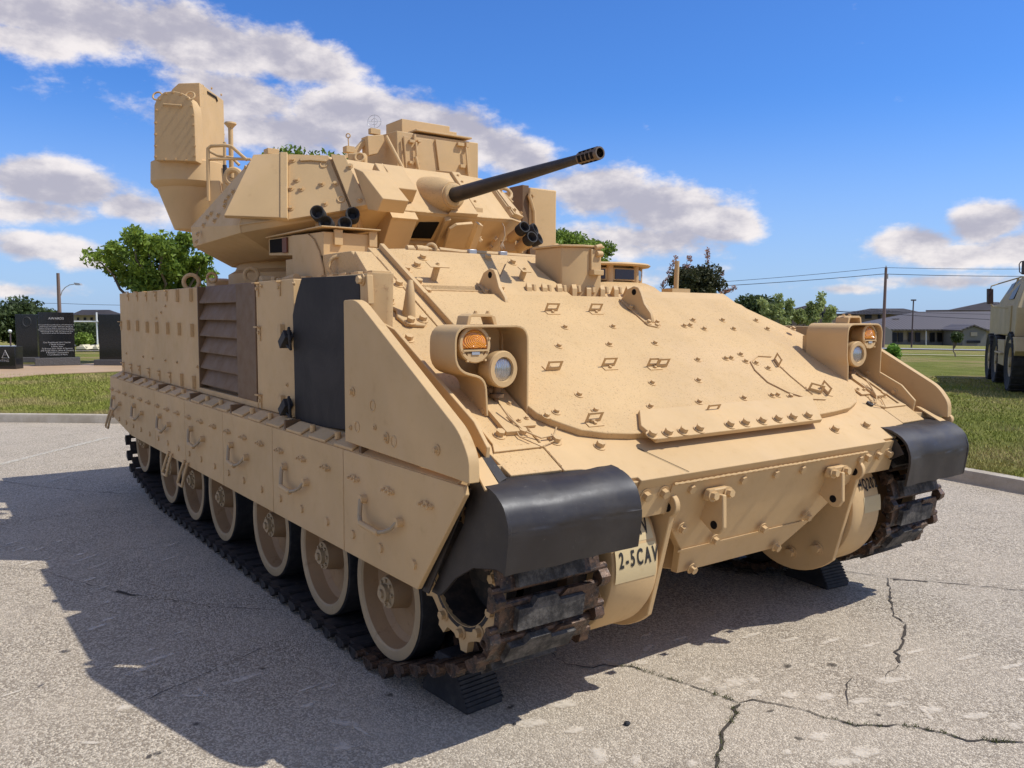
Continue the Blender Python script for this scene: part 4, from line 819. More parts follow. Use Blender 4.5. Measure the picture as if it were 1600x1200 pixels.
# guard rails, antenna mount, periscope cap behind the cheek
def tub(name, L_, c_, r, m=TAN): return MB().tube([B_(x, y, c_) for x, y in L_], r, 8).build(name, m, TU)
tub('guard_rail', [(326, 314), (325, 260), (325, 232), (330, 228), (350, 227), (362, 229), (380, 245), (386, 250)], 1.05, .013); tub('guard_rail', [(326, 249), (360, 248), (392, 249)], 1.05, .011)
tub('guard_rail', [(327, 236), (340, 243), (362, 246), (374, 258)], .85, .011)
tub('antenna_mast_base', [(351, 222), (351, 262)], .9, .012); tub('antenna_spring', [(351, 258), (352, 276)], .9, .016, DST)
b = MB(); p = B_(360, 194, .8); b.lathe(p, (0, 0, 1), [(.012, 0), (.012, .042), (0, .045), (-.015, .030), (-.03, .018), (-.40, .018)], 20); b.build('wind_sensor', TAN, TU)
ringo('rotor_cable_ring', B_(365, 277, 1.0), bn, .055, .022, TU)
b = MB(); b.slab([B_(*q, 1.05) for q in [(328, 282), (342, 282), (346, 305), (330, 326), (326, 320)]], -bn*.05); b.build('rail_foot_block', TAN, TU, .004)
MB().slab([B_(*q, .7) for q in [(345, 262), (372, 262), (378, 300), (350, 318)]], -bn*.08).build('rear_side_box', TAN, TU, .006)

# ------------------------------------------------------------------ hull roof fittings around the turret
b = MB(); b.slab(xz([(1.86, 1.77), (2.30, 1.77), (2.31, 2.055), (1.47, 2.075), (1.47, 1.97), (1.86, 1.95)], -1.30), (0, .31, 0)); o = b.build('front_sponson_box', TAN, V, .004)
MB().slab(xz([(2.12, 2.055), (2.20, 2.02), (2.27, 1.95), (2.325, 1.85), (2.34, 1.775), (1.9, 1.775), (1.88, 2.065)], -1.302), (0, -.010, 0)).build('box_end_plate', TAN, o, .002)
MB().box((1.48, -1.325, 2.076), (2.35, -.97, 2.083)).build('box_lid', TAN, o, .002)
MB().slab(xz([(1.50, 1.985), (1.72, 1.975), (1.72, 2.06), (1.50, 2.065)], -1.3005), (0, -.004, 0)).build('box_window', VOID, o)
MB().slab(xz([(1.73, 1.97), (1.80, 1.97), (1.80, 2.06), (1.73, 2.06)], -1.301), (0, -.012, 0)).build('window_trim', mat('window_trim_brown', (.16, .05, .02), .6), o, .002)
for y in (-1.24, -1.03): MB().box((2.312, y, 1.985), (2.325, y+.05, 2.07)).build('box_bracket', TAN, o, .002)
MB().box((1.9, -1.3, 1.765), (2.66, -.3, 1.80)).build('deck_strip', TAN, V, .003)
def onpy(px, py): return PZ(px, py, 1.80)
rnd = random.Random(5)
ringo('roof_lifting_ring', PY(299, 441, -1.42), (.9, -.5, 0), .055, .016, V); ringo('roof_lifting_ring', PY(331, 434, -1.30), (.8, -.6, 0), .035, .010, V); ringo('roof_lifting_ring', PY(393, 430, -1.30), (.8, -.6, 0), .045, .014, V); ringo('roof_lifting_ring', (2.5, -1.30, 1.86), (.8, -.6, .1), .05, .011, V)
vc_ = PY(322, 440, -1.18).x
MB().slab(xz([(vc_, 1.78), (vc_, 1.87), (vc_+.06, 1.89), (vc_+.2, 1.87), (vc_+.24, 1.78)], -1.18), (0, .16, 0)).build('roof_vent_cowl', TAN, V, .012)
for k in range(26):
    x = 1.35+k*.035+rnd.uniform(-.02, .02); y = -1.38+rnd.uniform(0, .22) if k < 18 else -1.30+rnd.uniform(-.06, .08)
    b = MB(); a = rnd.uniform(0, 3); u = Vector((math.cos(a), math.sin(a), 0)); v = Vector((-u.y, u.x, 0)); b.obox((x, y, 1.785+rnd.uniform(.0, .02)), u, v, (0, 0, 1), (rnd.uniform(.015, .05), rnd.uniform(.012, .025), rnd.uniform(.01, .025))); b.build('roof_fitting', TAN, V, .004)
b = MB(); b.cyl((1.9, -1.36, 1.80), (2.12, -1.38, 1.81), .022, n=10); b.build('roof_cylinder_fitting', TAN, V); b = MB(); b.cyl((1.65, -1.42, 1.80), (1.65, -1.34, 1.80), .035, n=14); b.build('roof_cylinder_fitting', TAN, V)
for k in range(9): MB().box((2.36+k*.075, -1.36+(k % 2)*.02, 1.785), (2.41+k*.075, -1.26, 1.815)).build('deck_clamp', TAN, V, .003)
# tow rope and shackles along the deck edge below the turret
def G2(px, py): return PX(px, py, 2.60)
b = MB(); b.tube([G2(*q) for q in [(594, 400), (604, 392), (630, 392), (668, 389), (686, 392)]], .012, 8); b.build('tow_rope', TAN, V)
b = MB(); b.tube([G2(*q) for q in [(686, 390), (720, 394), (760, 396), (800, 399), (838, 402)]], .014, 8); b.tube([G2(*q) for q in [(692, 393), (760, 400), (810, 404), (842, 405)]], .010, 8); b.build('tow_rope', TAN, V)
ringo('deck_loop', G2(674, 389), (1, -.8, 0), .026, .010, V)
for q in [(640, 389), (655, 389), (662, 390)]: b = MB(); b.cyl(G2(q[0]-5, q[1]), G2(q[0]+5, q[1]+.5), .022, n=12); b.build('rope_ferrule', TAN, V)
for q in [(735, 397), (783, 400)]: b = MB(); b.obox(G2(*q), (1, 0, 0), (0, 1, 0), (0, 0, 1), (.03, .025, .025)); b.build('rope_clamp', GREYM, V, .003)

# ------------------------------------------------------------------ wheel chocks
def chock(c_, yaw, label):
    M0 = Matrix.Translation(Vector(c_)) @ Matrix.Rotation(yaw, 4, 'Z')
    T_ = lambda L_: [M0@Vector(p) for p in L_]
    b = MB(); b.slab(T_([(-.16, -.095, 0), (.16, -.095, 0), (.16, -.095, .02), (.055, -.095, .205), (-.045, -.095, .205), (-.16, -.095, .02)]), M0.to_3x3()@Vector((0, .19, 0)))
    t = thing('wheel_chock', c_, label, 'wheel chock', 'black rubber chocks at the front of the tracks'); b.build('chock_block', RUB, t, .008)
    for sx in (1, -1):
        for k in range(12):
            f = (k+.5)/12; x = (.16+(.055-.16)*f) if sx > 0 else (-.16+(.115)*f); z = .02+.185*f
            b = MB(); b.slab(T_([(x-.004*sx, -.0945, z-.006), (x+.007*sx, -.0945, z-.005), (x+.005*sx, -.0945, z+.002), (x-.004*sx, -.0945, z+.004)]), M0.to_3x3()@Vector((0, .189, 0))); b.build('chock_rib', RUB, t)
chock((3.76, -1.335, 0), R(4), 'black ribbed rubber wedge chock under the near track, in the foreground shadow')
chock((3.73, 1.25, 0), R(-6), 'black ribbed rubber wedge chock under the far track, partly in sunlight')
# weld beads along the main joints
def weld(par, pts, r=.0045, seed=0):
    rn = random.Random(seed); P = []
    for a, c in zip(pts, pts[1:]):
        a = Vector(a); c = Vector(c); k = max(2, int((c-a).length/.012))
        P += [a.lerp(c, i/k)+Vector((rn.uniform(-1, 1), rn.uniform(-1, 1), rn.uniform(-1, 1)))*.0008 for i in range(k)]
    P.append(Vector(pts[-1])); MB().tube(P, [r*(1+.28*math.sin(i*2.1)) for i in range(len(P))], 6).build('weld_bead', TAN, par)
weld(V, [GP(4.24, -1.2, .001), GP(2.75, -1.2, .001)], seed=1); weld(V, [GP(3.05, -1.15, .002), GP(3.05, -.1, .002)], seed=2)
weld(TU, [Vector((1.44, TY-1.27, 2.15))+kn*.003, Vector((1.84, TY-.60, 2.27))+kn*.003, Vector((1.86, TY-.30, 2.27)), Vector((1.86, TY+.30, 2.27)), Vector((1.75, TY+.58, 2.29)), Vector((1.38, TY+.96, 2.32))], .005, 3)
weld(TU, [Vector((1.27, TY-1.11, 2.61)), Vector((1.44, TY-1.27, 2.15)), Vector((1.43, TY-1.26, 2.105))], .005, 4)
weld(V, [NP(-.70, .93, .004), NP(.70, .93, .004)], .005, 5); weld(V, [(4.345, -1.0, .962), (4.345, -.665, .962)], .004, 6)
weld(V, [(-1.74, -1.551, 1.07), (.78, -1.551, 1.07)], .004, 7)
# ------------------------------------------------------------------ ground
def asph(t, p):
    v = objc(t)
    big = t.noise(v, .35, 5, .55); mid = t.noise(v, 2.2, 5, .6); st = t.vor(v, 125, 'Color'); sd_ = t.vor(v, 125, 'Distance'); fine = t.noise(v, 190, 3, .7)
    sx = t.node('ShaderNodeSeparateColor'); t.l.new(st, sx.inputs[0])
    c = t.mix(t.ramp(sx.outputs[0], .15, .95), (.32, .256, .180), (.88, .75, .56))
    c = t.mix(t.ramp(fine, .38, .66, .55, 0), c, (.145, .118, .088))
    c = t.mix(t.ramp(mid, .35, .7, .0, .35), c, (.58, .48, .355)); c = t.mix(t.ramp(big, .5, .72, 0, .30), c, (.66, .56, .42))
    c = t.mix(t.ramp(t.noise(v, .9, 7, .65, .8), .60, .72, 0, .28), c, (.24, .20, .16)); c = t.mix(t.ramp(t.noise(v, .55, 8, .7, .3), .62, .68, 0, .35), c, (.10, .085, .07)); c = t.mix(t.ramp(t.vor(v, 14, 'Distance'), .0, .035, .55, 0), c, (.07, .06, .05))
    t.l.new(c, p.inputs['Base Color']); t.l.new(t.ramp(sx.outputs[1], 0, 1, .6, .9), p.inputs['Roughness'])
    bump(t, p, t.math('ADD', t.math('MULTIPLY', sx.outputs[0], .7), t.math('SUBTRACT', fine, sd_)), .8, .006)
ASPH = mat('worn_asphalt', (.25, .23, .2), .85, fn=asph, spec=.3)
def grassf(t, p):
    v = objc(t); a = t.noise(v, .22, 6, .6); b_ = t.noise(v, 1.1, 7, .7); c_ = t.noise(v, 28, 4, .7)
    c = t.mix(t.ramp(b_, .35, .68), (.17, .19, .030), (.27, .27, .06)); c = t.mix(t.ramp(a, .44, .64, 0, .85), c, (.40, .29, .13))
    c = t.mix(t.ramp(c_, .40, .68), c, t.mix(.35, c, (.03, .05, .012))); t.l.new(c, p.inputs['Base Color']); bump(t, p, t.math('ADD', c_, t.noise(v, 120, 3)), 1, .03)
GRASS = mat('grass_ground', (.1, .14, .04), .95, fn=grassf, spec=.1)
def conc(t, p):
    v = objc(t); n = t.noise(v, 3, 7, .65); f_ = t.noise(v, 90, 3, .7); c = t.mix(t.ramp(n, .3, .75), (.36, .30, .215), (.52, .455, .35)); c = t.mix(t.ramp(f_, .5, .75, 0, .4), c, (.22, .18, .13)); t.l.new(c, p.inputs['Base Color']); bump(t, p, f_, .4, .005)
CONC = mat('weathered_concrete', (.45, .4, .31), .9, fn=conc)
P0 = (4.0, -3.0)
BR = sorted([(-180, 12.4), (-170, 14.5), (-150, 24), (-120, 40), (-60, 45), (0, 34), (20, 21), (40, 12.6), (60, 9.2), (75, 8.25), (88, 7.95), (94.6, 8.02), (100.6, 8.26), (115, 8.8), (130, 9.3), (150, 9.95), (161, 10.35), (168, 10.72), (172, 11.15), (175.5, 11.58), (180, 12.4)])
def br(deg):
    deg = (deg+180) % 360-180
    for (a, r), (c, q) in zip(BR, BR[1:]):
        if a <= deg <= c: t = (deg-a)/(c-a); return r+(q-r)*t
    return 12
def pol(deg, r): return (P0[0]+math.cos(R(deg))*r, P0[1]+math.sin(R(deg))*r)
C0 = (6.6, -3.2)
def th(x, y):
    d = math.hypot(x-C0[0], y-C0[1]); return .11-.026*max(0., min(d, 230)-28)-.006*max(0, min(d, 900)-230)
N_ = 240; degs = [-180+360*k/N_ for k in range(N_)]
b = MB(); c_ = len(b.v); b.v = [(P0[0], P0[1], 0)]
for rr in (.12, .3, .5, .75, 1.0):
    for d_ in degs: x, y = pol(d_, br(d_)*rr); b.v.append((x, y, 0))
b.f = [(0, 1+i, 1+(i+1) % N_) for i in range(N_)]
for k in range(4): b.f += [(1+k*N_+i, 1+k*N_+(i+1) % N_, 1+(k+1)*N_+(i+1) % N_, 1+(k+1)*N_+i) for i in range(N_)]
o = b.build('parking_lot_asphalt', ASPH, fix=False); tag(o, kind='structure')
# kerb ring (real step) and grass terrain beyond it
b = MB(); KW = .16
for d_ in degs:
    r = br(d_)
    for dr, z in ((0, -.02), (.02, .10), (.03, .118), (KW, .122), (KW, .0)): x, y = pol(d_, r+dr); b.v.append((x, y, z))
for i in range(N_):
    j = (i+1) % N_
    for k in range(4): b.f.append((i*5+k, j*5+k, j*5+k+1, i*5+k+1))
o = b.build('kerb', CONC, fix=True, ang=50); tag(o, kind='structure')
b = MB(); RR = [KW-.01, 1, 2.5, 5, 9, 14, 20, 28, 38, 55, 80, 115, 160, 220, 320, 600, 1400]
for d_ in degs:
    r = br(d_)
    for q in RR: x, y = pol(d_, r+q); b.v.append((x, y, th(x, y)))
for i in range(N_):
    j = (i+1) % N_; m_ = len(RR)
    for k in range(m_-1): b.f.append((i*m_+k, i*m_+k+1, j*m_+k+1, j*m_+k))
o = b.build('grass_terrain', GRASS, fix=True, ang=180); tag(o, kind='structure')
def TR(px, py, off=0):      # point of the terrain seen at a photo position
    d = ray(px, py); t = .2/FPX
    for _ in range(20000):
        p = CAM+d*t
        if p.z < th(p.x, p.y): break
        t *= 1.002
    return Vector((p.x, p.y, th(p.x, p.y)+off))
def strip(name, A, B, wdt, m, off=.03, ext=1.6, n=60, kind='structure'):
    A = TR(*A); u = Vector((cr.x, cr.y, 0)).normalized(); L_ = 30; v = Vector((-u.y, u.x, 0)); b = MB(); 
    for k in range(n+1):
        q = A+u*(L_*(-ext+(1+2*ext)*k/n))
        for s_ in (-.5, .5): w_ = q+v*s_*wdt; b.v.append((w_.x, w_.y, th(w_.x, w_.y)+off))
    b.f = [(2*k, 2*k+1, 2*k+3, 2*k+2) for k in range(n)]; o = b.build(name, m, fix=True); tag(o, kind=kind); return o
strip('road', (1400, 545.5), (1540, 545.5), 9, mat('far_road_asphalt', (.30, .29, .28), .9), .07, 4, 80)
strip('sidewalk', (1400, 555), (1540, 555), 1.2, CONC, .06, 3)
strip('far_kerb', (1400, 541), (1540, 541), .5, CONC, .10, 4, 80)
# memorial plaza
PLZ = mat('tan_paving', (.46, .31, .18), .85, fn=tanfn((.46, .31, .18), var=.08, dirt=.3))
pz = [TR(*q, .012) for q in [(-80, 600), (0, 592), (60, 587), (120, 584), (190, 581), (240, 578), (240, 567), (190, 568), (150, 569), (118, 571), (40, 571), (-80, 570)]]
b = MB(); b.slab([Vector((p.x, p.y, .118)) for p in pz], (0, 0, .02)); o = b.build('plaza_paving', PLZ); tag(o, kind='structure')

# ------------------------------------------------------------------ cracks, scuffs, parking line
CRK = mat('crack_dirt', (.055, .043, .03), .95); 
def crackline(px, w0, w1, seed, name='asphalt_crack'):
    rn = random.Random(seed); P = [PZ(*q, .004) for q in px]; Q = []
    for a, c in zip(P, P[1:]):
        k = max(2, int((c-a).length/.035))
        for i in range(k): Q.append(a.lerp(c, i/k)+Vector((rn.uniform(-1, 1), rn.uniform(-1, 1), 0))*.009)
    Q.append(P[-1]); b = MB(); n_ = len(Q)
    for i, p in enumerate(Q):
        d = (Q[min(i+1, n_-1)]-Q[max(i-1, 0)]).normalized(); nn = Vector((-d.y, d.x, 0)); w_ = (w0+(w1-w0)*i/n_)*rn.uniform(.2, 1.15)
        b.v += [tuple(p-nn*w_), tuple(p+nn*w_)]
    b.f = [(2*i, 2*i+1, 2*i+3, 2*i+2) for i in range(n_-1)]; o = b.build(name, CRK, fix=False); tag(o, kind='structure'); return Q
C1 = crackline([(830, 1012), (858, 1018), (885, 1036), (912, 1043), (945, 1039), (990, 1041), (1020, 1052), (1062, 1064), (1100, 1078), (1132, 1089), (1152, 1097), (1180, 1093), (1210, 1099), (1250, 1107), (1290, 1120), (1340, 1133), (1400, 1132), (1450, 1138), (1510, 1156), (1600, 1159)], .004, .0065, 1)
C2 = crackline([(1152, 1100), (1146, 1120), (1134, 1136), (1124, 1150), (1128, 1170), (1118, 1200), (1110, 1230)], .008, .005, 2)
crackline([(1388, 903), (1390, 925), (1393, 950), (1398, 962), (1416, 975), (1410, 992), (1408, 1008), (1400, 1018), (1406, 1035)], .005, .008, 3)
crackline([(1405, 1040), (1390, 1050), (1384, 1062)], .003, .001, 13)
crackline([(1300, 890), (1350, 896), (1388, 903), (1440, 907), (1500, 912), (1600, 922)], .004, .004, 4); crackline([(1395, 905), (1450, 908)], .012, .006, 5)
crackline([(1328, 1060), (1322, 1080), (1325, 1105)], .004, .001, 6)
crackline([(-20, 884), (60, 890), (110, 905), (150, 915), (185, 926), (215, 930), (260, 936), (330, 948), (430, 952)], .003, .002, 7); crackline([(180, 924), (195, 926), (212, 930)], .018, .012, 8)
crackline([(-20, 822), (60, 812), (130, 800), (220, 790)], .003, .002, 9); crackline([(210, 1100), (260, 1078), (320, 1052), (380, 1025), (440, 1000)], .003, .0015, 10)
crackline([(-20, 748), (60, 760), (140, 768), (215, 772)], .005, .004, 11)
def scf(t, p):
    v = objc(t); n = t.noise(v, 26, 6, .75); g_ = t.node('ShaderNodeTexCoord').outputs['Generated']; gs = t.node('ShaderNodeSeparateXYZ'); t.l.new(g_, gs.inputs[0])
    tr = t.node('ShaderNodeBsdfTransparent'); mx = t.node('ShaderNodeMixShader'); at = t.node('ShaderNodeAttribute'); at.attribute_name = 'edge'
    al = t.math('MULTIPLY', t.ramp(t.math('ADD', n, t.math('MULTIPLY', at.outputs['Fac'], .42)), .58, .95), .62)
    o = t.n['Material Output']; t.l.new(al, mx.inputs[0]); t.l.new(tr.outputs[0], mx.inputs[1]); t.l.new(p.outputs[0], mx.inputs[2]); t.l.new(mx.outputs[0], o.inputs[0])
SCUF = mat('chalky_scuff', (.80, .70, .55), .9, fn=scf)
def scuff(cs, name, m=SCUF, z=.004):
    b = MB(); ed = []
    for (px, py, L_, w_, ang) in cs:
        c = PZ(px, py, z); u = Vector((math.cos(ang), math.sin(ang), 0)); v = Vector((-u.y, u.x, 0)); o0 = len(b.v); n_ = 12
        b.v.append(tuple(c)); ed.append(1.)
        for rr, e in ((.55, .7), (1, 0)):
            for k in range(n_): a = 2*math.pi*k/n_; b.v.append(tuple(c+u*math.cos(a)*L_*rr+v*math.sin(a)*w_*rr)); ed.append(e)
        b.f += [(o0, o0+1+k, o0+1+(k+1) % n_) for k in range(n_)]+[(o0+1+k, o0+1+n_+k, o0+1+n_+(k+1) % n_, o0+1+(k+1) % n_) for k in range(n_)]
    o = b.build(name, m, fix=False); at = o.data.attributes.new('edge', 'FLOAT', 'POINT'); at.data.foreach_set('value', ed); tag(o, kind='structure')
rn = random.Random(3); S1 = []
A90 = math.atan2(.8, -.35)+math.pi/2
def dirpx(x0, y0, x1, y1): a = PZ(x0, y0, 0); c = PZ(x1, y1, 0); return math.atan2(c.y-a.y, c.x-a.x), (c-a).length
for (x, y, w_) in [(1010, 992, 30), (1060, 998, 36), (1110, 999, 34), (1172, 993, 38), (1235, 999, 44), (1298, 1001, 40), (1358, 1008, 46), (1432, 1017, 40), (1512, 1027, 48), (1580, 1041, 44)]:
    a, L_ = dirpx(x-w_/2, y+5, x+w_/2, y-7); S1.append((x, y, L_*.55, .022, a))
for (x, y, w_) in [(1100, 1062, 26), (1130, 1074, 24), (1178, 1083, 30), (1235, 1085, 34), (1290, 1088, 36), (1345, 1095, 40), (1400, 1100, 42), (1455, 1108, 38), (1525, 1118, 50), (1320, 1190, 70), (1350, 1175, 50), (1280, 1150, 40), (950, 1032, 14), (1003, 1035, 10), (880, 1100, 60), (900, 1140, 40), (830, 1130, 70)]:
    a, L_ = dirpx(x-w_/2, y+4, x+w_/2, y-4); S1.append((x, y, L_*.6, rn.uniform(.03, .055), a))
for (x, y, w_) in [(30, 858, 30), (20, 848, 24), (45, 880, 30), (60, 858, 30), (75, 872, 22), (125, 866, 34), (135, 872, 50), (150, 885, 40), (80, 876, 36), (140, 905, 30), (160, 918, 26), (168, 940, 14), (150, 980, 50), (170, 967, 34), (95, 845, 18), (270, 850, 30), (262, 873, 34), (235, 1015, 20), (250, 1028, 60), (225, 1045, 70), (280, 988, 36), (460, 932, 70), (240, 815, 50), (100, 745, 60), (180, 728, 30), (330, 700, 20)]:
    a, L_ = dirpx(x-w_/2, y+w_*.17, x+w_/2, y-w_*.17); S1.append((x, y, L_*.55, rn.uniform(.012, .03), a))
for k in range(25):
    x = rn.uniform(0, 1600); y = rn.uniform(1000, 1200); S1.append((x, y, rn.uniform(.02, .12), rn.uniform(.01, .05), rn.uniform(0, 3)))
scuff(S1, 'track_scuff_marks')
OIL = mat('oil_stain', (.035, .030, .026), .45, fn=scf)
rn = random.Random(21); scuff([(rn.uniform(60, 1560), rn.uniform(1000, 1190), rn.uniform(.015, .04), rn.uniform(.01, .03), rn.uniform(0, 3)) for k in range(14)]+[(1140, 880, .5, .3, .4)], 'oil_stains', OIL, .0025)
pl_ = [PZ(*q, .004) for q in [(14, 722), (170, 683)]]; d = (pl_[1]-pl_[0]).normalized(); nn = Vector((-d.y, d.x, 0))*.045
def wln(t, p):
    n = t.noise(objc(t), 30, 6, .75); tr = t.node('ShaderNodeBsdfTransparent'); mx = t.node('ShaderNodeMixShader'); t.l.new(t.ramp(n, .35, .6, .15, .8), mx.inputs[0]); t.l.new(tr.outputs[0], mx.inputs[1]); t.l.new(p.outputs[0], mx.inputs[2]); t.l.new(mx.outputs[0], t.n['Material Output'].inputs[0])
b = MB(); b.add([pl_[0]-nn-d*2, pl_[0]+nn-d*2, pl_[1]+nn, pl_[1]-nn], [(0, 1, 2, 3)]); tag(b.build('painted_parking_line', mat('worn_line_paint', (.62, .56, .44), .8, fn=wln), fix=False), kind='structure')
# weeds in the cracks and a few pebbles
WEED = mat('crack_weeds', (.09, .10, .025), .9)
b = MB(); rn = random.Random(11)
for Q, ra in ((C1, [(.22, .36, 1.), (.42, .47, .8), (.66, .76, .7), (.8, .88, .8), (.93, .99, .8)]), (C2, [(.05, .3, .7), (.4, .95, .6)])):
    for a0, a1, den in ra:
        for k in range(int(120*den)):
            p = Q[int((a0+(a1-a0)*rn.random())*(len(Q)-1))]+Vector((rn.uniform(-1, 1)*.014, rn.uniform(-1, 1)*.014, 0)); an = rn.uniform(0, 6.28); h = rn.uniform(.004, .012)*(2.4 if rn.random() < .06 else 1); u = Vector((math.cos(an), math.sin(an), 0)); w_ = u*.002
            lean = Vector((rn.uniform(-1, 1), rn.uniform(-1, 1), 0))*h*.8; b.add([p-w_, p+w_, p+lean+Vector((0, 0, h))], [(0, 1, 2)])
tag(b.build('crack_weeds', WEED, fix=False), kind='stuff')
PEB = mat('dark_pebble', (.02, .02, .022), .7)
for px, py, r, lb in [(980, 1130, .014, 'small black pebble on the sunlit asphalt in the foreground'), (804, 1131, .008, 'tiny dark pebble at the edge of the vehicle shadow')]:
    b = MB(); c = PZ(px, py, r*.5); b.lathe(c, (0, 0, 1), [(-r*.6, 0), (-r*.5, r*.7), (0, r), (r*.4, r*.75), (r*.6, 0)], 7); o = b.build('pebble', PEB); tag(o, lb, 'pebble')

# ------------------------------------------------------------------ grass blades near the kerb
def blades(name, n, rmax, seed, d0, d1):
    r_ = np.random.default_rng(seed); th_ = r_.uniform(d0, d1, n); q = (r_.random(n)**1.7)*rmax+.16; bx = np.array([br(t) for t in th_]); x = P0[0]+np.cos(np.radians(th_))*(bx+q); y = P0[1]+np.sin(np.radians(th_))*(bx+q)
    z = np.array([th(a, c) for a, c in zip(x, y)]); h = r_.uniform(.018, .05, n); w_ = r_.uniform(.003, .006, n)*(1+q*.12); an = r_.uniform(0, 6.28, n); lx = r_.uniform(-1, 1, n)*h*.7; ly = r_.uniform(-1, 1, n)*h*.7
    dx = np.cos(an)*w_; dy = np.sin(an)*w_; V_ = np.empty((n, 3, 3)); V_[:, 0] = np.stack([x-dx, y-dy, z], 1); V_[:, 1] = np.stack([x+dx, y+dy, z], 1); V_[:, 2] = np.stack([x+lx, y+ly, z+h], 1)
    me = bpy.data.meshes.new(name); me.vertices.add(3*n); me.vertices.foreach_set('co', V_.ravel()); me.loops.add(3*n); me.loops.foreach_set('vertex_index', np.arange(3*n, dtype=np.int32)); me.polygons.add(n); me.polygons.foreach_set('loop_start', np.arange(0, 3*n, 3, dtype=np.int32)); me.update(); me.validate()
    me.materials.append(BLADE); tag(link(name, me), kind='stuff')
def bladef(t, p):
    g_ = t.node('ShaderNodeNewGeometry').outputs['Random Per Island']; n = t.noise(objc(t), .5, 4, .6)
    c = t.mix(g_, (.19, .22, .03), (.34, .35, .07)); c = t.mix(t.ramp(n, .44, .64, 0, .8), c, (.45, .34, .15)); t.l.new(c, p.inputs['Base Color'])
BLADE = mat('grass_blades', (.1, .15, .04), .8, fn=bladef, spec=.2)
blades('grass_blades', 170000, 13, 1, 50, 150); blades('grass_blades', 110000, 9, 2, 155, 190)
# ------------------------------------------------------------------ vegetation
def leafmat(name, a, c, k=(.0, .0, .0)):
    def f(t, p):
        g_ = t.node('ShaderNodeNewGeometry').outputs['Random Per Island']; n = t.noise(objc(t), 1.1, 3, .6)
        col = t.mix(g_, a, c); col = t.mix(t.ramp(n, .4, .65, 0, .5), col, tuple(x*1.35 for x in c)); t.l.new(col, p.inputs['Base Color'])
        tr = t.node('ShaderNodeBsdfTranslucent'); t.l.new(col, tr.inputs[0]); mx = t.node('ShaderNodeMixShader'); mx.inputs[0].default_value = .3
        t.l.new(p.outputs[0], mx.inputs[1]); t.l.new(tr.outputs[0], mx.inputs[2]); t.l.new(mx.outputs[0], t.n['Material Output'].inputs[0])
    return mat(name, a, .6, fn=f, spec=.3)
LEAF = leafmat('green_leaves', (.075, .13, .015), (.24, .32, .045)); LEAFD = leafmat('dark_leaves', (.035, .058, .018), (.09, .12, .038)); LEAFR = leafmat('bronze_leaves', (.036, .050, .016), (.10, .092, .036))
LEAFP = leafmat('pale_leaves', (.22, .28, .07), (.42, .46, .18)); FLW = leafmat('pink_buds', (.34, .17, .12), (.5, .3, .22))
BARK = mat('bark', (.16, .12, .085), .9, fn=lambda t, p: (t.l.new(t.mix(t.noise(objc(t), 14, 6, .7), (.08, .06, .045), (.24, .19, .14)), p.inputs['Base Color']), bump(t, p, t.noise(objc(t), 30, 5), .8, .02)))
def leaves(name, cent, rad, per, size, m, par, seed, aspect=.5, flat=.8):
    r_ = np.random.default_rng(seed); cent = np.array(cent, float); rad = np.broadcast_to(np.array(rad, float), (len(cent),)); n = len(cent)*per
    c = np.repeat(cent, per, 0); rr = np.repeat(rad, per); d = r_.normal(size=(n, 3)); d /= np.linalg.norm(d, axis=1)[:, None]; pos = c+d*(rr*r_.random(n)**.45)[:, None]*np.array([1, 1, flat])
    u = r_.normal(size=(n, 3)); u /= np.linalg.norm(u, axis=1)[:, None]; v = np.cross(u, r_.normal(size=(n, 3))); v /= np.linalg.norm(v, axis=1)[:, None]; s_ = size*r_.uniform(.6, 1.3, n)[:, None]
    V_ = np.empty((n, 4, 3)); V_[:, 0] = pos-u*s_; V_[:, 1] = pos+v*s_*aspect; V_[:, 2] = pos+u*s_; V_[:, 3] = pos-v*s_*aspect
    me = bpy.data.meshes.new(name); me.vertices.add(4*n); me.vertices.foreach_set('co', V_.ravel()); me.loops.add(4*n); me.loops.foreach_set('vertex_index', np.arange(4*n, dtype=np.int32)); me.polygons.add(n); me.polygons.foreach_set('loop_start', np.arange(0, 4*n, 4, dtype=np.int32)); me.update(); me.validate(); me.materials.append(m)
    return link(name, me, par)
def limb(b, p, q, r0, r1, rn, k=5):
    P = [p.lerp(q, i/k)+Vector((rn.uniform(-1, 1), rn.uniform(-1, 1), rn.uniform(-.5, .5)))*(q-p).length*.05*(0 < i < k) for i in range(k+1)]; b.tube(P, [r0+(r1-r0)*i/k for i in range(k+1)], 7); return P
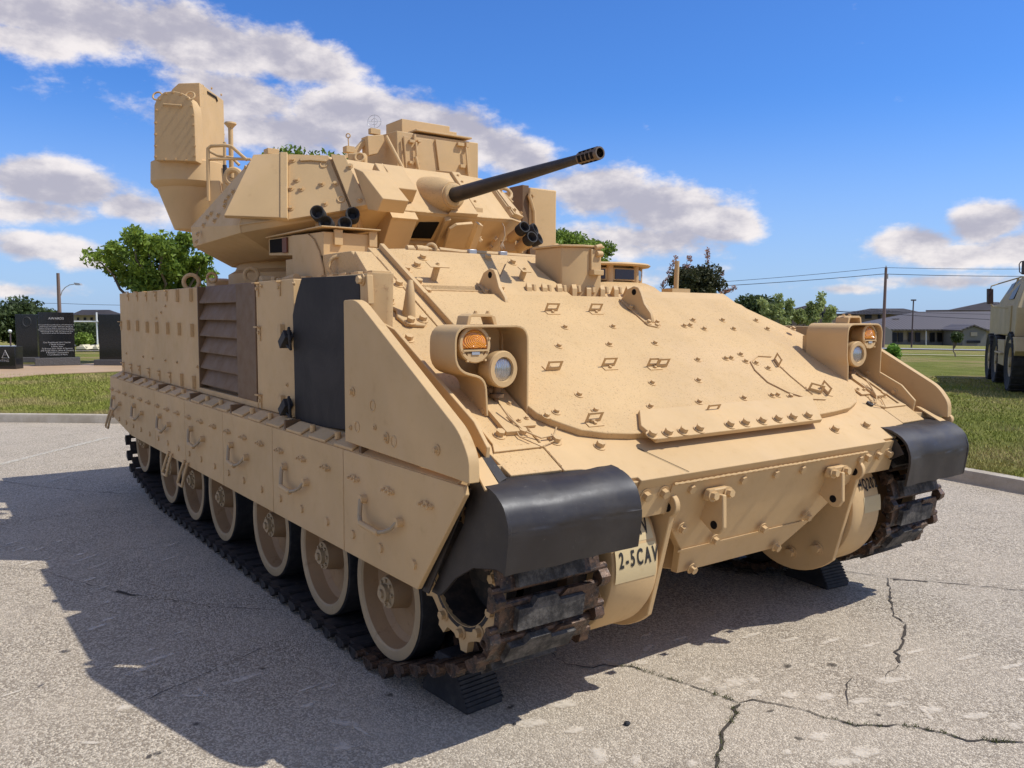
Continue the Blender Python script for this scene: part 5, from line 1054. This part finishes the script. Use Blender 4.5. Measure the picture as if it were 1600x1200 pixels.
def tree(px, D, top, bot, halfw, label, m, seed, ncl=90, per=170, leaf=.07, crown_r=.42, cat='tree', group=None, gap=.0, trunk=.16, shape=1.):
    """top/bot: photo rows of crown top and crown underside; halfw: half width in photo px, all at distance D"""
    rn = random.Random(seed); c = PD(px, 500, D); x, y = c.x, c.y; zg = th(x, y); k = D/FPX; zt = PD(px, top, D).z; zb = PD(px, bot, D).z; Rw = halfw*k; cz = (zt+zb)/2; hz = (zt-zb)/2
    t = thing('tree' if cat == 'tree' else 'shrub', (x, y, zg), label, cat, group); b = MB(); base = Vector((x, y, zg-.1)); fork = Vector((x+rn.uniform(-.2, .2), y, zg+(zb-zg)*.55+.1*hz)); limb(b, base, fork, trunk, trunk*.75, rn)
    cl = []; hl = [Vector((rn.uniform(-1, 1), rn.uniform(-1, 1), rn.uniform(-.6, 1))).normalized() for _ in range(5)]
    for i in range(ncl):
        while True:
            d = Vector((rn.uniform(-1, 1), rn.uniform(-1, 1), rn.uniform(-1, 1)))
            if .35 < d.length < 1: break
        lump = .82+.18*math.sin(d.x*5+seed)*math.cos(d.z*6+seed*2)+rn.uniform(-.10, .08)-.22*max(0, max(h_.dot(d.normalized()) for h_ in hl[:3])-.80)*4
        f = lump*(1-.25*max(0, -d.z)) ; cl.append((x+d.x*(Rw-crown_r*.6)*f, y+d.y*(Rw-crown_r*.6)*f, cz+d.z*(hz-crown_r*.5)*f*shape))
    for i in range(0, ncl, max(1, ncl//14)): q = Vector(cl[i]); limb(b, fork, q, trunk*.45, .02, rn)
    b.build('trunk', BARK, t); leaves('crown', cl, [crown_r*rn.uniform(.6, 1.15) for _ in cl], per, leaf, m, t, seed); return t
tree(250, 26, 328, 500, 118, 'green leafy oak behind the rear left of the armoured vehicle, broken sunny crown', LEAF, 3, 70, 190, .085, .38)
tree(500, 30, 200, 470, 130, 'tall leafy tree whose pale green top shows above the turret roof', LEAF, 5, 110, 260, .085, .6)
tree(868, 30, 338, 500, 124, 'rounded dense green tree behind the missile launcher', LEAF, 8, 150, 330, .07, .45)
tree(1088, 19, 404, 482, 64, 'dark bronze-leaved crape myrtle behind the driver hatch, with upright bud spikes', LEAFR, 9, 30, 260, .045, .24, trunk=.06)
def spikes(L_, D, m, lm, label, seed, per=26, spread=.10, leaf=.05, name='shrub', nm='flower_spike', cat='shrub', group=None):
    rn = random.Random(seed); c = PD(L_[0][0], 500, D); t = thing(name, (c.x, c.y, th(c.x, c.y)), label, cat, group); b = MB(); cl = []
    for (x0, y0, x1, y1) in L_:
        a = PD(x0, y0, D)+Vector((rn.uniform(-.2, .2), rn.uniform(-.2, .2), 0)); q = PD(x1, y1, D); g_ = Vector((c.x+(a.x-c.x)*.3, c.y+(a.y-c.y)*.3, th(c.x, c.y))); limb(b, g_, a, .02, .012, rn); P = limb(b, a, q, .012, .004, rn, 7)
        for k in range(9): f = k/8; cl.append(a.lerp(q, f)+Vector((rn.uniform(-1, 1), rn.uniform(-1, 1), rn.uniform(-1, 1)))*spread*.5*(1.4-f))
    b.build('stems', BARK, t); leaves(nm, cl, spread, per, leaf, m, t, seed); return t
spikes([(1050, 450, 1056, 402), (1080, 450, 1077, 402), (1095, 440, 1106, 390), (1102, 445, 1098, 420), (1120, 455, 1128, 425), (1130, 465, 1148, 450), (1065, 440, 1070, 415), (1112, 450, 1118, 433)], 19, FLW, LEAFR, 'pinkish upright bud spikes of the bronze crape myrtle, rising above its crown', 4, 26, .07, .03)
tree(1182, 55, 458, 505, 44, 'dark green tree in the distance between the crape myrtle and the far houses', LEAFD, 21, 50, 220, .14, .8, trunk=.14)
spikes([(1195, 500, 1190, 470), (1215, 500, 1216, 464), (1228, 500, 1236, 472), (1205, 500, 1206, 480), (1240, 502, 1250, 488), (1262, 500, 1268, 474), (1280, 500, 1284, 463), (1292, 500, 1298, 482), (1250, 502, 1244, 490)], 24, LEAFP, LEAFP, 'pale green willowy shrub with upright shoots behind the far headlight', 6, 70, .15, .05, nm='foliage')
tree(1398, 25, 536, 566, 16, 'small bright green bush at the foot of the utility pole beyond the bow', leafmat('bright_leaves', (.09, .2, .02), (.2, .34, .05)), 31, 14, 130, .055, .17, cat='bush', trunk=.03)
tree(1497, 42, 514, 540, 9, 'thin young sapling planted on the lawn by the sidewalk', LEAFD, 32, 14, 100, .07, .22, trunk=.035)
tree(30, 62, 463, 545, 72, 'wide dark spreading tree far beyond the black stones, at the left edge', LEAFD, 41, 120, 220, .16, .9, trunk=.25)
tree(-50, 58, 480, 548, 60, 'dense dark tree cut by the left edge of the view', LEAFD, 42, 80, 220, .16, .9, trunk=.25)
tree(135, 70, 505, 538, 40, 'dark round hedge tree seen between the two tall black stones', LEAFD, 43, 60, 180, .17, 1., trunk=.2)
tree(128, 50, 520, 545, 16, 'bright green bush between the two tall black stones', LEAF, 44, 24, 180, .09, .45, cat='bush', trunk=.05)
for i, (px, D, tp_, bt, hw) in enumerate([(-150, 90, 470, 530, 70), (-260, 80, 462, 530, 80), (700, 90, 478, 505, 90), (1000, 95, 474, 508, 80), (1700, 60, 440, 520, 90), (1850, 55, 430, 520, 100), (420, 95, 476, 505, 90)]):
    tree(px, D, tp_, bt, hw, ['green tree on the horizon beyond the left edge of the lawn', 'broad green tree on the horizon, farthest left', 'green tree on the horizon hidden behind the turret', 'green tree on the horizon behind the driver side of the hull', 'green tree behind the parked truck', 'large green tree right of the parked truck', 'green tree on the horizon behind the grille side of the hull'][i], LEAFD, 50+i, 60, 150, .22, 1.2, trunk=.25)

# ------------------------------------------------------------------ memorial stones
def granf(t, p):
    v = objc(t); n = t.noise(v, 60, 4, .7); t.l.new(t.mix(t.ramp(n, .45, .7), (.012, .012, .013), (.032, .032, .034)), p.inputs['Base Color'])
GRAN = mat('polished_black_granite', (.015, .015, .016), .10, fn=granf); GRANR = mat('rough_grey_granite', (.09, .085, .08), .8, fn=lambda t, p: (t.l.new(t.mix(t.noise(objc(t), 40, 6, .7), (.04, .038, .036), (.18, .165, .15)), p.inputs['Base Color']), bump(t, p, t.noise(objc(t), 30, 5), 1, .02)))
ENG = mat('engraved_lettering', (.50, .48, .45), .8)
ch = Vector((cf.x, cf.y, 0)).normalized(); rh = Vector((cr.x, cr.y, 0)).normalized()
def stone(px0, px1, top, row, D, ang, thick, label, base=None):
    a = R(ang); u = rh*math.cos(a)+ch*math.sin(a); n_ = -(ch*math.cos(a)-rh*math.sin(a)); A = PD(px0, row, D); zb = .138
    # width so that the far end lands on px1
    d = ray(px1, row); d.z = 0; Ah = Vector((A.x-CAM.x, A.y-CAM.y, 0)); det = d.x*(-u.y)+d.y*u.x; W_ = (Ah.x*d.y-Ah.y*d.x)/(u.y*d.x-u.x*d.y) if abs(u.y*d.x-u.x*d.y) > 1e-9 else 1
    H = PD(px0, top, D).z-zb; A = Vector((A.x, A.y, zb)); t = thing('memorial_stone', tuple(A+u*W_/2), label, 'memorial stone', 'black granite memorial stones'); bh = 0
    if base:
        bh = base; b = MB(); b.slab([A-u*.12-n_*(thick+.1), A-u*.12+n_*.1, A+u*(W_+.12)+n_*.1, A+u*(W_+.12)-n_*(thick+.1)], (0, 0, bh)); b.build('plinth', GRANR, t, .01)
    b = MB(); b.slab([A+Vector((0, 0, bh)), A+u*W_+Vector((0, 0, bh)), A+u*W_-n_*thick+Vector((0, 0, bh)), A-n_*thick+Vector((0, 0, bh))], (0, 0, H-bh)); o = b.build('slab', GRAN, t, .008)
    return t, o, A, u, n_, W_, H
def engrave(o, A, u, n_, x, z, txt, size, wid=.9):
    me = textmesh(txt, size, 1.05)
    for v in me.vertices: q = A+u*(x+v.co.x*wid)+Vector((0, 0, z+v.co.y))+n_*.004; v.co = q
    me.materials.clear(); me.materials.append(ENG); return link('engraved_lettering', me, o)
t, o, A, u, n_, W_, H = stone(63, 118.5, 488, 580, 23.0, 30, .30, 'tall black granite stone engraved with AWARDS and a list of honours, on a rough plinth', .22)
s_ = H/92; tag(t, group='black granite memorial stones')
engrave(o, A, u, n_, W_*.5, H-8.5*s_*1-.06, 'AWARDS', .088, 1.)
for i, l_ in enumerate(['For extraordinary performance and achievement in', 'performance and combat operations against the', 'enemy in France, Belgium, Luxembourg, Holland,', 'Germany and Austria during the period 6 November', '1944 through 8 May 1945, the men of the First', '5th Armored earned the following awards:']): engrave(o, A, u, n_, W_*.5, H-(22.2+i*2.9)*s_, l_, .043, .93)
for i, l_ in enumerate(['One Presidential Unit Citation', '1 Medal of Honor', '6 Silver Stars', '76 Bronze Stars (With 4 Clusters)', '276 Purple Hearts (With 8 Clusters)', '9 Battalion Commanders', '5 Certificates of Merit']): engrave(o, A, u, n_, W_*.5, H-(53+i*3.55)*s_, l_, .056, .92)
t, o, A, u, n_, W_, H = stone(27, 60, 491, 575, 24.6, 12, .35, 'tall black granite stone behind the AWARDS stone, with a faint carved ring near its top', .15)
GR2 = mat('faint_carving', (.05, .048, .046), .5)
b = MB(); c = A+u*W_*.55+Vector((0, 0, H-.22))+n_*.004; b.tube([c+u*math.cos(2*math.pi*k/24)*.11+Vector((0, 0, math.sin(2*math.pi*k/24)*.14)) for k in range(24)], .012, 6, closed=True); b.build('carved_ring', GR2, o)
stone(156, 200, 491, 578, 23.4, 0, .4, 'tall black granite stone just left of the armoured vehicle, on a stepped plinth', .16)
t, o, A, u, n_, W_, H = stone(-22, 25, 541, 586, 21.6, 0, .35, 'low black granite stone at the left edge, engraved with a triangular emblem and FIGHTING')
tri = [A+u*(W_*.5+x)+Vector((0, 0, H-.12+z))+n_*.004 for x, z in [(.14, .02), (.05, -.18), (.23, -.18)]]
b = MB(); b.tube(tri, .010, 6, closed=True)
for f in (.35, .6): b.tube([tri[0].lerp(tri[1], f), tri[0].lerp(tri[2], f)], .006, 5)
b.build('engraved_triangle', ENG, o); engrave(o, A, u, n_, W_*.5+.04, H-.40, 'FIGHTING', .085, .95); engrave(o, A, u, n_, W_*.5+.02, H-.64, 'TACTICAL COMBAT', .058, .95)

# ------------------------------------------------------------------ poles, lamps, wires
WOOD = mat('weathered_pole_wood', (.20, .13, .10), .85); STEEL = mat('galvanised_steel', (.42, .42, .40), .5, metal=.4); DSTEEL = mat('dark_pole_steel', (.09, .06, .06), .6); WHT = mat('white_painted_pipe', (.78, .77, .74), .6)
def basept(px, D): c = PD(px, 500, D); return Vector((c.x, c.y, th(c.x, c.y)))
g0 = basept(1381, 80); tz = PD(1381, 418, 80).z
t = thing('utility_pole', tuple(g0), 'slim dark wooden utility pole standing behind the far headlight', 'utility pole'); top = Vector((g0.x, g0.y, tz))
MB().cyl(g0, top, .17, .12, n=12).build('pole', WOOD, t); b = MB(); b.cyl(top+Vector((0, 0, -.65))+rh*.15, top+Vector((0, 0, -1.1))+rh*.15, .10, n=10); b.cyl(top, top+Vector((0, 0, .15)), .05, n=8); b.build('insulator', STEEL, t)
CW = mat('power_cable', (.05, .05, .055), .6)
def wire(name, pts, D, label, r=.022):
    P = []
    for (x0, y0), (x1, y1) in zip(pts, pts[1:]):
        for k in range(12): f = k/12; P.append(PD(x0+(x1-x0)*f, y0+(y1-y0)*f+ (4*f*(1-f))*abs(x1-x0)*.006, D))
    P.append(PD(*pts[-1], D)); o = MB().tube(P, r, 5).build(name, CW); tag(o, label, 'power line', 'power lines strung behind the vehicle')
wire('power_line', [(1040, 446), (1381, 418), (1700, 419)], 80, 'uppermost overhead line running over the top of the utility pole')
wire('power_line', [(1040, 451), (1381, 428), (1700, 431)], 80, 'second overhead line just below the top of the utility pole', .03)
wire('power_line', [(1180, 489), (1310, 487), (1381, 490), (1700, 504)], 80, 'low overhead line crossing in front of the grey roof', .03)
wire('power_line', [(1180, 484), (1381, 486), (1700, 492)], 85, 'low overhead line above the grey roof', .022)
wire('power_line', [(-60, 470), (94, 474), (240, 477)], 50, 'thin overhead line at the street lamp on the left', .012)
g0 = basept(1426, 95); t = thing('light_pole', tuple(g0), 'thin metal light pole in front of the long grey-roofed house', 'light pole'); top = Vector((g0.x, g0.y, PD(1426, 469, 95).z)); b = MB(); b.cyl(g0, top, .09, .07, n=10); b.build('pole', DSTEEL, t); b = MB(); b.obox(top, rh, ch, (0, 0, 1), (.22, .2, .08)); b.build('lamp_head', DSTEEL, t)
g0 = basept(93.5, 48); t = thing('street_lamp', tuple(g0), 'wooden pole with a curved lamp arm above the AWARDS stone', 'street lamp'); top = Vector((g0.x, g0.y, PD(93, 427, 48).z)); MB().cyl(g0, top, .13, .09, n=10).build('pole', WOOD, t)
b = MB(); b.tube([PD(x, y, 48) for x, y in [(95, 462), (97, 455), (102, 449), (109, 445), (116, 444)]], .025, 6); b.build('lamp_arm', STEEL, t); b = MB(); b.slab([PD(x, y, 48) for x, y in [(115, 441.5), (124, 442.5), (126, 445.5), (117, 445.5)]], ch*.25); b.build('lamp_head', STEEL, t)
g0 = basept(15, 34); t = thing('globe_lamp', tuple(g0), 'short lamp post with a white globe above the low black stone', 'globe lamp'); c = PD(15.5, 517.5, 34); MB().cyl(g0, Vector((g0.x, g0.y, c.z)), .03, n=8).build('post', DSTEEL, t); b = MB(); b.lathe(c, (0, 0, 1), [(-.075, 0), (-.06, .045), (0, .075), (.05, .055), (.075, 0)], 16); b.build('globe', WHT, t)
D_ = 60; g0 = basept(151, D_); t = thing('pipe_gate', tuple(g0), 'white pipe frame of a post and long beam, seen between the two tall black stones', 'pipe frame'); b = MB(); b.cyl(g0, Vector((g0.x, g0.y, PD(151, 488, D_).z)), .06, n=10); b.build('post', WHT, t)
b = MB(); b.cyl(PD(60, 502.5, D_), PD(220, 502.5, D_), .055, n=8); b.build('beam', WHT, t); g1 = basept(60, D_); MB().cyl(g1, PD(60, 500, D_), .06, n=8).build('post', WHT, t)

# ------------------------------------------------------------------ far buildings
def rooff(t, p):
    v = objc(t); mp = t.node('ShaderNodeMapping'); t.l.new(v, mp.inputs[0]); mp.inputs['Rotation'].default_value = (0, 0, -math.atan2(rh.y, rh.x))
    wv = t.node('ShaderNodeTexWave', wave_type='BANDS', bands_direction='X'); t.l.new(mp.outputs[0], wv.inputs[0]); wv.inputs['Scale'].default_value = .45
    t.l.new(t.mix(t.ramp(wv.outputs[1], .7, .95), (.085, .07, .062), (.14, .118, .105)), p.inputs['Base Color']); bump(t, p, wv.outputs[1], .6, .1)
ROOF = mat('grey_metal_roof', (.15, .15, .16), .6, fn=rooff); STUC = mat('tan_stucco', (.40, .34, .25), .9); STUG = mat('grey_stucco', (.19, .18, .16), .9); WIN = mat('dark_window', (.015, .014, .014), .35, spec=.25); BRK = mat('brown_brick', (.24, .18, .13), .9)
def pbox(b, px0, px1, t_, b_, D, dep): return b.slab([PD(px0, b_, D), PD(px1, b_, D), PD(px1, t_, D), PD(px0, t_, D)], ch*dep)
g0 = basept(1460, 165)
t = thing('long_house', tuple(g0), 'long low tan building with a ribbed grey roof and dark windows, beyond the road', 'building')
pbox(MB(), 1383, 1640, 514, 545, 165, 14).build('wall', STUC, t); pbox(MB(), 1382.5, 1545, 531, 545, 164.8, .3).build('grey_base_wall', STUG, t)
b = MB(); b.add([PD(1340, 514.5, 163), PD(1660, 514.5, 163), PD(1620, 486, 176), PD(1432, 487, 176), PD(1340, 505, 190)], [(0, 1, 2, 3), (0, 3, 4)]); b.v += [tuple(Vector(v)-Vector((0, 0, .25))) for v in b.v[:]]; b.f += [(5, 8, 7, 6), (5, 9, 8), (0, 5, 6, 1), (1, 6, 7, 2), (2, 7, 8, 3), (3, 8, 9, 4), (4, 9, 5, 0)]; b.build('roof', ROOF, t)
b = MB(); b.slab([PD(*q, 160) for q in [(1384, 540), (1384, 514), (1389, 510), (1396, 514), (1396, 540)]][::-1], ch*4); 
b = MB(); b.slab([PD(*q, 158) for q in [(1374, 541), (1374, 516), (1384, 510), (1394, 517), (1394, 541)]], ch*6); b.build('gable_wing', STUG, t)
b = MB(); b.slab([PD(*q, 157) for q in [(1504, 541), (1504, 516), (1522, 510), (1541, 516), (1541, 541)]], ch*7); gw = b.build('gable_wing', STUG, t); b = MB(); b.slab([PD(*q, 156.5) for q in [(1500, 517.5), (1522, 509), (1545, 517.5), (1545, 515.5), (1522, 507), (1500, 515.5)]], ch*8); b.build('gable_roof', ROOF, gw)
pbox(MB(), 1517, 1527, 519, 525, 156.8, .1).build('wall_sign', STUC, gw); pbox(MB(), 1511, 1532, 532, 536, 156.8, .1).build('dark_opening', WIN, gw)
for x0 in (1394, 1403.5, 1419.5, 1430.5, 1453, 1464.5, 1481, 1489.5):
    f_ = pbox(MB(), x0-.4, x0+8.2, 519.3, 534.6, 164.7, .2).build('window', mat('window_frame_tan', (.3, .25, .19), .8), t); pbox(MB(), x0+.2, x0+7.6, 520, 534, 164.5, .12).build('pane', WIN, f_)
for x0 in (1393, 1447): b = MB(); b.cyl(PD(x0, 514, 163.5), PD(x0, 541, 163.5), .12, n=6); b.build('downpipe', WHT, t)
b = MB(); b.slab([PD(*q, 170) for q in [(1395, 498), (1405, 498), (1405, 500), (1395, 500)]], ch*.6); b.build('roof_vent', WIN, t)
def hiphouse(label, px0, px1, eave, ridge0, ridge1, rtop, bot, D, m, wins, ov=4):
    g0 = basept((px0+px1)/2, D); t = thing('two_storey_house', tuple(g0), label, 'building'); pbox(MB(), px0, px1, eave, bot, D, 12).build('wall', m, t)
    b = MB(); b.slab([PD(px0-ov, eave+1, D-1.5), PD(px1+ov, eave+1, D-1.5), PD(ridge1, rtop, D+5), PD(ridge0, rtop, D+5)], ch*.3)
    b.add([PD(px0-ov, eave+1, D-1.5), PD(px1+ov, eave+1, D-1.5), PD(px1+ov, eave, D+13), PD(px0-ov, eave, D+13), PD(ridge0, rtop, D+5), PD(ridge1, rtop, D+5)], [(0, 3, 2, 1), (0, 1, 5, 4), (1, 2, 5), (2, 3, 4, 5), (3, 0, 4)]); b.build('roof', ROOF, t)
    for (a, c, r0, r1) in wins: pbox(MB(), a, c, r0, r1, D-.2, .15).build('window', WIN, t)
hiphouse('tan two-storey house with hipped grey roof behind the pale willowy shrub', 1237, 1307, 484, 1270, 1274, 474.5, 545, 190, BRK, [(1245, 1251, 487, 495), (1283, 1290, 487, 495), (1258, 1264, 487, 495)])
hiphouse('low wide house with a shallow grey roof behind the far headlight', 1318, 1446, 490, 1360, 1412, 482, 545, 200, BRK, [(1333, 1340, 492, 497), (1352, 1362, 492, 498), (1372, 1376, 492, 498)])
hiphouse('two-storey tan house with hipped grey roof behind the parked truck', 1486, 1600, 484, 1540, 1560, 472, 545, 195, BRK, [(1501, 1509, 487, 492), (1514, 1517, 486, 493), (1522, 1528, 486.5, 491.5)])
hiphouse('low grey-roofed house left of the pale willowy shrub', 1195, 1236, 496, 1205, 1226, 491.5, 545, 190, STUG, [])
hiphouse('tan barracks with small square windows, seen between the two tall black stones', 114, 190, 491.5, 128, 170, 484, 540, 150, STUC, [(120, 123, 496, 500.5), (130.5, 134, 496, 500.5), (141, 144.5, 496, 500.5), (152, 155, 496, 500.5)])
# tan vehicles displayed on the lawn behind the stones
TANF = mat('pale_vehicle_tan', (.62, .55, .36), .7)
for (px, w_, lb) in [(127, 16, 'tan tracked carrier displayed on the lawn, left of the white post between the stones'), (149, 9, 'tan tracked carrier displayed on the lawn, right of the white post between the stones')]:
    D = 45; g0 = basept(px, D); t = thing('tracked_carrier', tuple(g0), lb, 'armoured vehicle', 'tan carriers displayed on the far lawn'); pbox(MB(), px-w_*.5, px+w_*.5, 545, 549, D, 1.2).build('track', WIN, t)
    b = MB(); b.slab([PD(*q, D-.05) for q in [(px-w_*.55, 546), (px-w_*.45, 541.5), (px+w_*.2, 540.5), (px+w_*.55, 546)]], ch*1.4); b.build('hull', TANF, t, .02); b = MB(); b.slab([PD(*q, D+.2) for q in [(px-w_*.2, 541), (px-w_*.15, 538.8), (px+w_*.12, 538.8), (px+w_*.15, 541)]], ch*.8); b.cyl(PD(px, 540, D+.3), PD(px+w_*.6, 542.5, D), .03, n=6); b.build('turret', TANF, t)

# ------------------------------------------------------------------ truck at the right edge
A_ = TR(1577, 611); B2 = TR(1547, 593); A_.z = B2.z = .1; F_ = (A_-B2).normalized(); n_ = Vector((-F_.y, F_.x, 0)); n_ = n_ if n_.dot(CAM-A_) > 0 else -n_
def SS(s, z, i=0): return A_+F_*s-n_*i+Vector((0, 0, z-.1))
TT = thing('military_truck', tuple(A_), 'sand-coloured six-wheeled military truck parked on the lawn, cut by the right edge', 'truck')
STT = mat('sand_truck_paint', (.52, .40, .215), .7, fn=tanfn((.52, .40, .215), var=.12, dirt=.4)); SDK = mat('truck_underbody', (.035, .03, .027), .8)
def sp(name, pts, m, ins=0, dep=.1, par=None, bev=.01): return MB().slab([SS(s_, z, ins) for s_, z in pts], -n_*dep).build(name, m, par or TT, bev)
cb = MB(); lo_ = [(-2.35, 1.22), (.35, 1.22), (.35, 1.80), (-2.35, 1.95)]; P1 = [SS(a, z, 0) for a, z in [(-2.35, 1.22), (.35, 1.22), (.42, 1.80), (-2.35, 1.95)]]; P2 = [SS(a, z, .22) for a, z in [(-2.3, 2.36), (.05, 2.50)]]; P3 = [SS(a, z, 2.1) for a, z in [(-2.3, 2.36), (.05, 2.50)]]; P4 = [SS(a, z, 2.3) for a, z in [(-2.35, 1.22), (.35, 1.22), (.42, 1.80), (-2.35, 1.95)]]
cb.add(P1+P2+P3+P4, [(0, 1, 2, 3), (3, 2, 5, 4), (4, 5, 7, 6), (6, 7, 10, 11), (8, 11, 10, 9), (0, 8, 9, 1), (1, 9, 10, 2), (2, 10, 7, 5), (0, 3, 11, 8), (3, 4, 6, 11)]); cb.build('cab', STT, TT, .02)
sp('rear_body', [(-4.6, 1.15), (-2.4, 1.15), (-2.4, 1.9), (-4.6, 1.9)], STT, .05, 2.2)
sp('chassis', [(-4.6, .45), (.3, .45), (.3, 1.25), (-4.6, 1.25)], SDK, .45, 1.4)
def cabside(a, t_): z = 1.9+(2.45-1.9)*t_; return SS(a, z, .22*t_-.012)
MB().slab([cabside(-1.9, .3), cabside(-1.35, .3), cabside(-1.35, .85), cabside(-1.9, .8)], -n_*.02).build('side_window', WIN, TT, .003)
d_ = sp('door', [(-1.15, 1.25), (-.25, 1.25), (-.2, 1.85), (-1.15, 1.87)], STT, -.03, .035)
MB().slab([cabside(-1.05, .15), cabside(-.35, .15), cabside(-.4, .85), cabside(-1.05, .85)], -n_*.02).build('door_window', WIN, d_, .003)
for a in (-1.2, -.15): MB().slab([SS(a-.04, 1.25, -.02), SS(a+.04, 1.25, -.02), cabside(a+.04, 1.0)+n_*.03, cabside(a-.04, 1.0)+n_*.03], -n_*.04).build('cab_pillar', STT, TT, .006)
sb = sp('step_box', [(-2.0, .58), (-.85, .58), (-.85, 1.12), (-2.0, 1.12)], STT, -.04, .35); sp('step_bar', [(-1.95, .82), (-.9, .82), (-.9, .86), (-1.95, .86)], STT, -.10, .05, sb)
sp('front_fender', [(-.75, 1.22), (.65, 1.22), (.75, .95), (.62, .85), (.45, 1.08), (-.5, 1.08), (-.72, .95)], STT, -.03, .5)
sp('bonnet', [(.36, 1.0), (1.35, .95), (1.30, 1.62), (.42, 1.78)], STT, .30, 1.7, bev=.04)
b = MB(); b.slab([SS(1.30, .62, .1), SS(1.30, .92, .1), SS(1.30, .92, 2.2), SS(1.30, .62, 2.2)], F_*.14); b.build('bumper', STT, TT, .02)
for k in range(5): b = MB(); b.slab([SS(1.36, 1.02+k*.10, .5), SS(1.36, 1.08+k*.10, .5), SS(1.36, 1.08+k*.10, 1.8), SS(1.36, 1.02+k*.10, 1.8)], F_*.02); b.build('grille_slat', SDK, TT)
b = MB(); b.slab([SS(.425, 1.84, .16), SS(.11, 2.42, .30), SS(.11, 2.42, 1.08), SS(.425, 1.84, 1.08)], F_*.02); b.build('windscreen', WIN, TT); b = MB(); b.slab([SS(.425, 1.84, 1.2), SS(.11, 2.42, 1.2), SS(.11, 2.42, 2.0), SS(.425, 1.84, 2.1)], F_*.02); b.build('windscreen', WIN, TT)
for (s0, r, w_) in [(0, .60, .44), (-2.35, .55, .42), (-3.7, .55, .42)]:
    c = SS(s0, .1+r); b = MB(); b.lathe(c+n_*.06, -n_, [(.06, .28), (.02, r*.86), (.0, r*.93), (.03, r), (w_-.03, r), (w_, r*.9), (w_, 0)], 36); wv = b.build('wheel', RUB, TT)
    b = MB(); b.lathe(c+n_*.02, -n_, [(.0, .30), (.03, .27), (.14, .25), (.12, .12), (-.02, .1), (-.03, 0)], 24); b.build('wheel_rim', STT, wv)
    for k in range(22):
        a = R(k*360/22); u2 = F_*math.cos(a)+Vector((0, 0, math.sin(a))); t2 = -F_*math.sin(a)+Vector((0, 0, math.cos(a)))
        b = MB(); b.obox(c+n_*(.06-w_/2)+u2*(r+.004), u2, t2, n_, (.014, .05, w_*.48)); b.build('tread_block', RUB, wv)
    c2 = c-n_*1.9; b = MB(); b.lathe(c2, -n_, [(0, 0), (0, r*.9), (.03, r), (w_-.03, r), (w_, r*.9), (w_, 0)], 30); b.build('wheel', RUB, TT)
MBR = mat('mirror_brown', (.07, .04, .035), .4)
Dm = (SS(-1.3, 2, -.3)-CAM).dot(cf)
b = MB(); b.slab([PD(*q, Dm) for q in [(1544.5, 451), (1552.5, 451), (1552.5, 475), (1544.5, 475)]], ch*.08); mi = b.build('mirror', MBR, TT, .01)
b = MB(); b.tube([PD(1548, 451, Dm), PD(1549, 447, Dm), PD(1560, 443.5, Dm), cabside(-.6, 1.0)], .014, 6); b.tube([PD(1548, 475, Dm), PD(1552, 480, Dm), SS(-.6, 1.8)], .012, 6); b.build('mirror_arm', STT, mi)
b = MB(); b.obox(PD(1603, 418, 14.6), rh, (0, 0, 1), ch, (.06, .11, .03)); b.tube([PD(1603, 407, 14.6), PD(1595, 409, 14.6), PD(1592.5, 413, 14.6), PD(1593, 425, 14.6), PD(1597, 428, 14.6), PD(1606, 429, 14.6), SS(.3, 2.3, .6)], .010, 6); b.build('mirror', MBR, TT, .003)
# far belt of trees round the horizon, one mass that nobody could count
rn = random.Random(77); cl = []
for k in range(700):
    a = rn.uniform(0, 2*math.pi); d = rn.uniform(215, 240); x = C0[0]+math.cos(a)*d; y = C0[1]+math.sin(a)*d; cl.append((x, y, th(x, y)+rn.uniform(1.2, 4.2)*(1+.3*math.sin(a*9))))
tag(leaves('far_tree_belt', cl, 2.6, 90, .55, LEAFD, None, 5), kind='stuff')
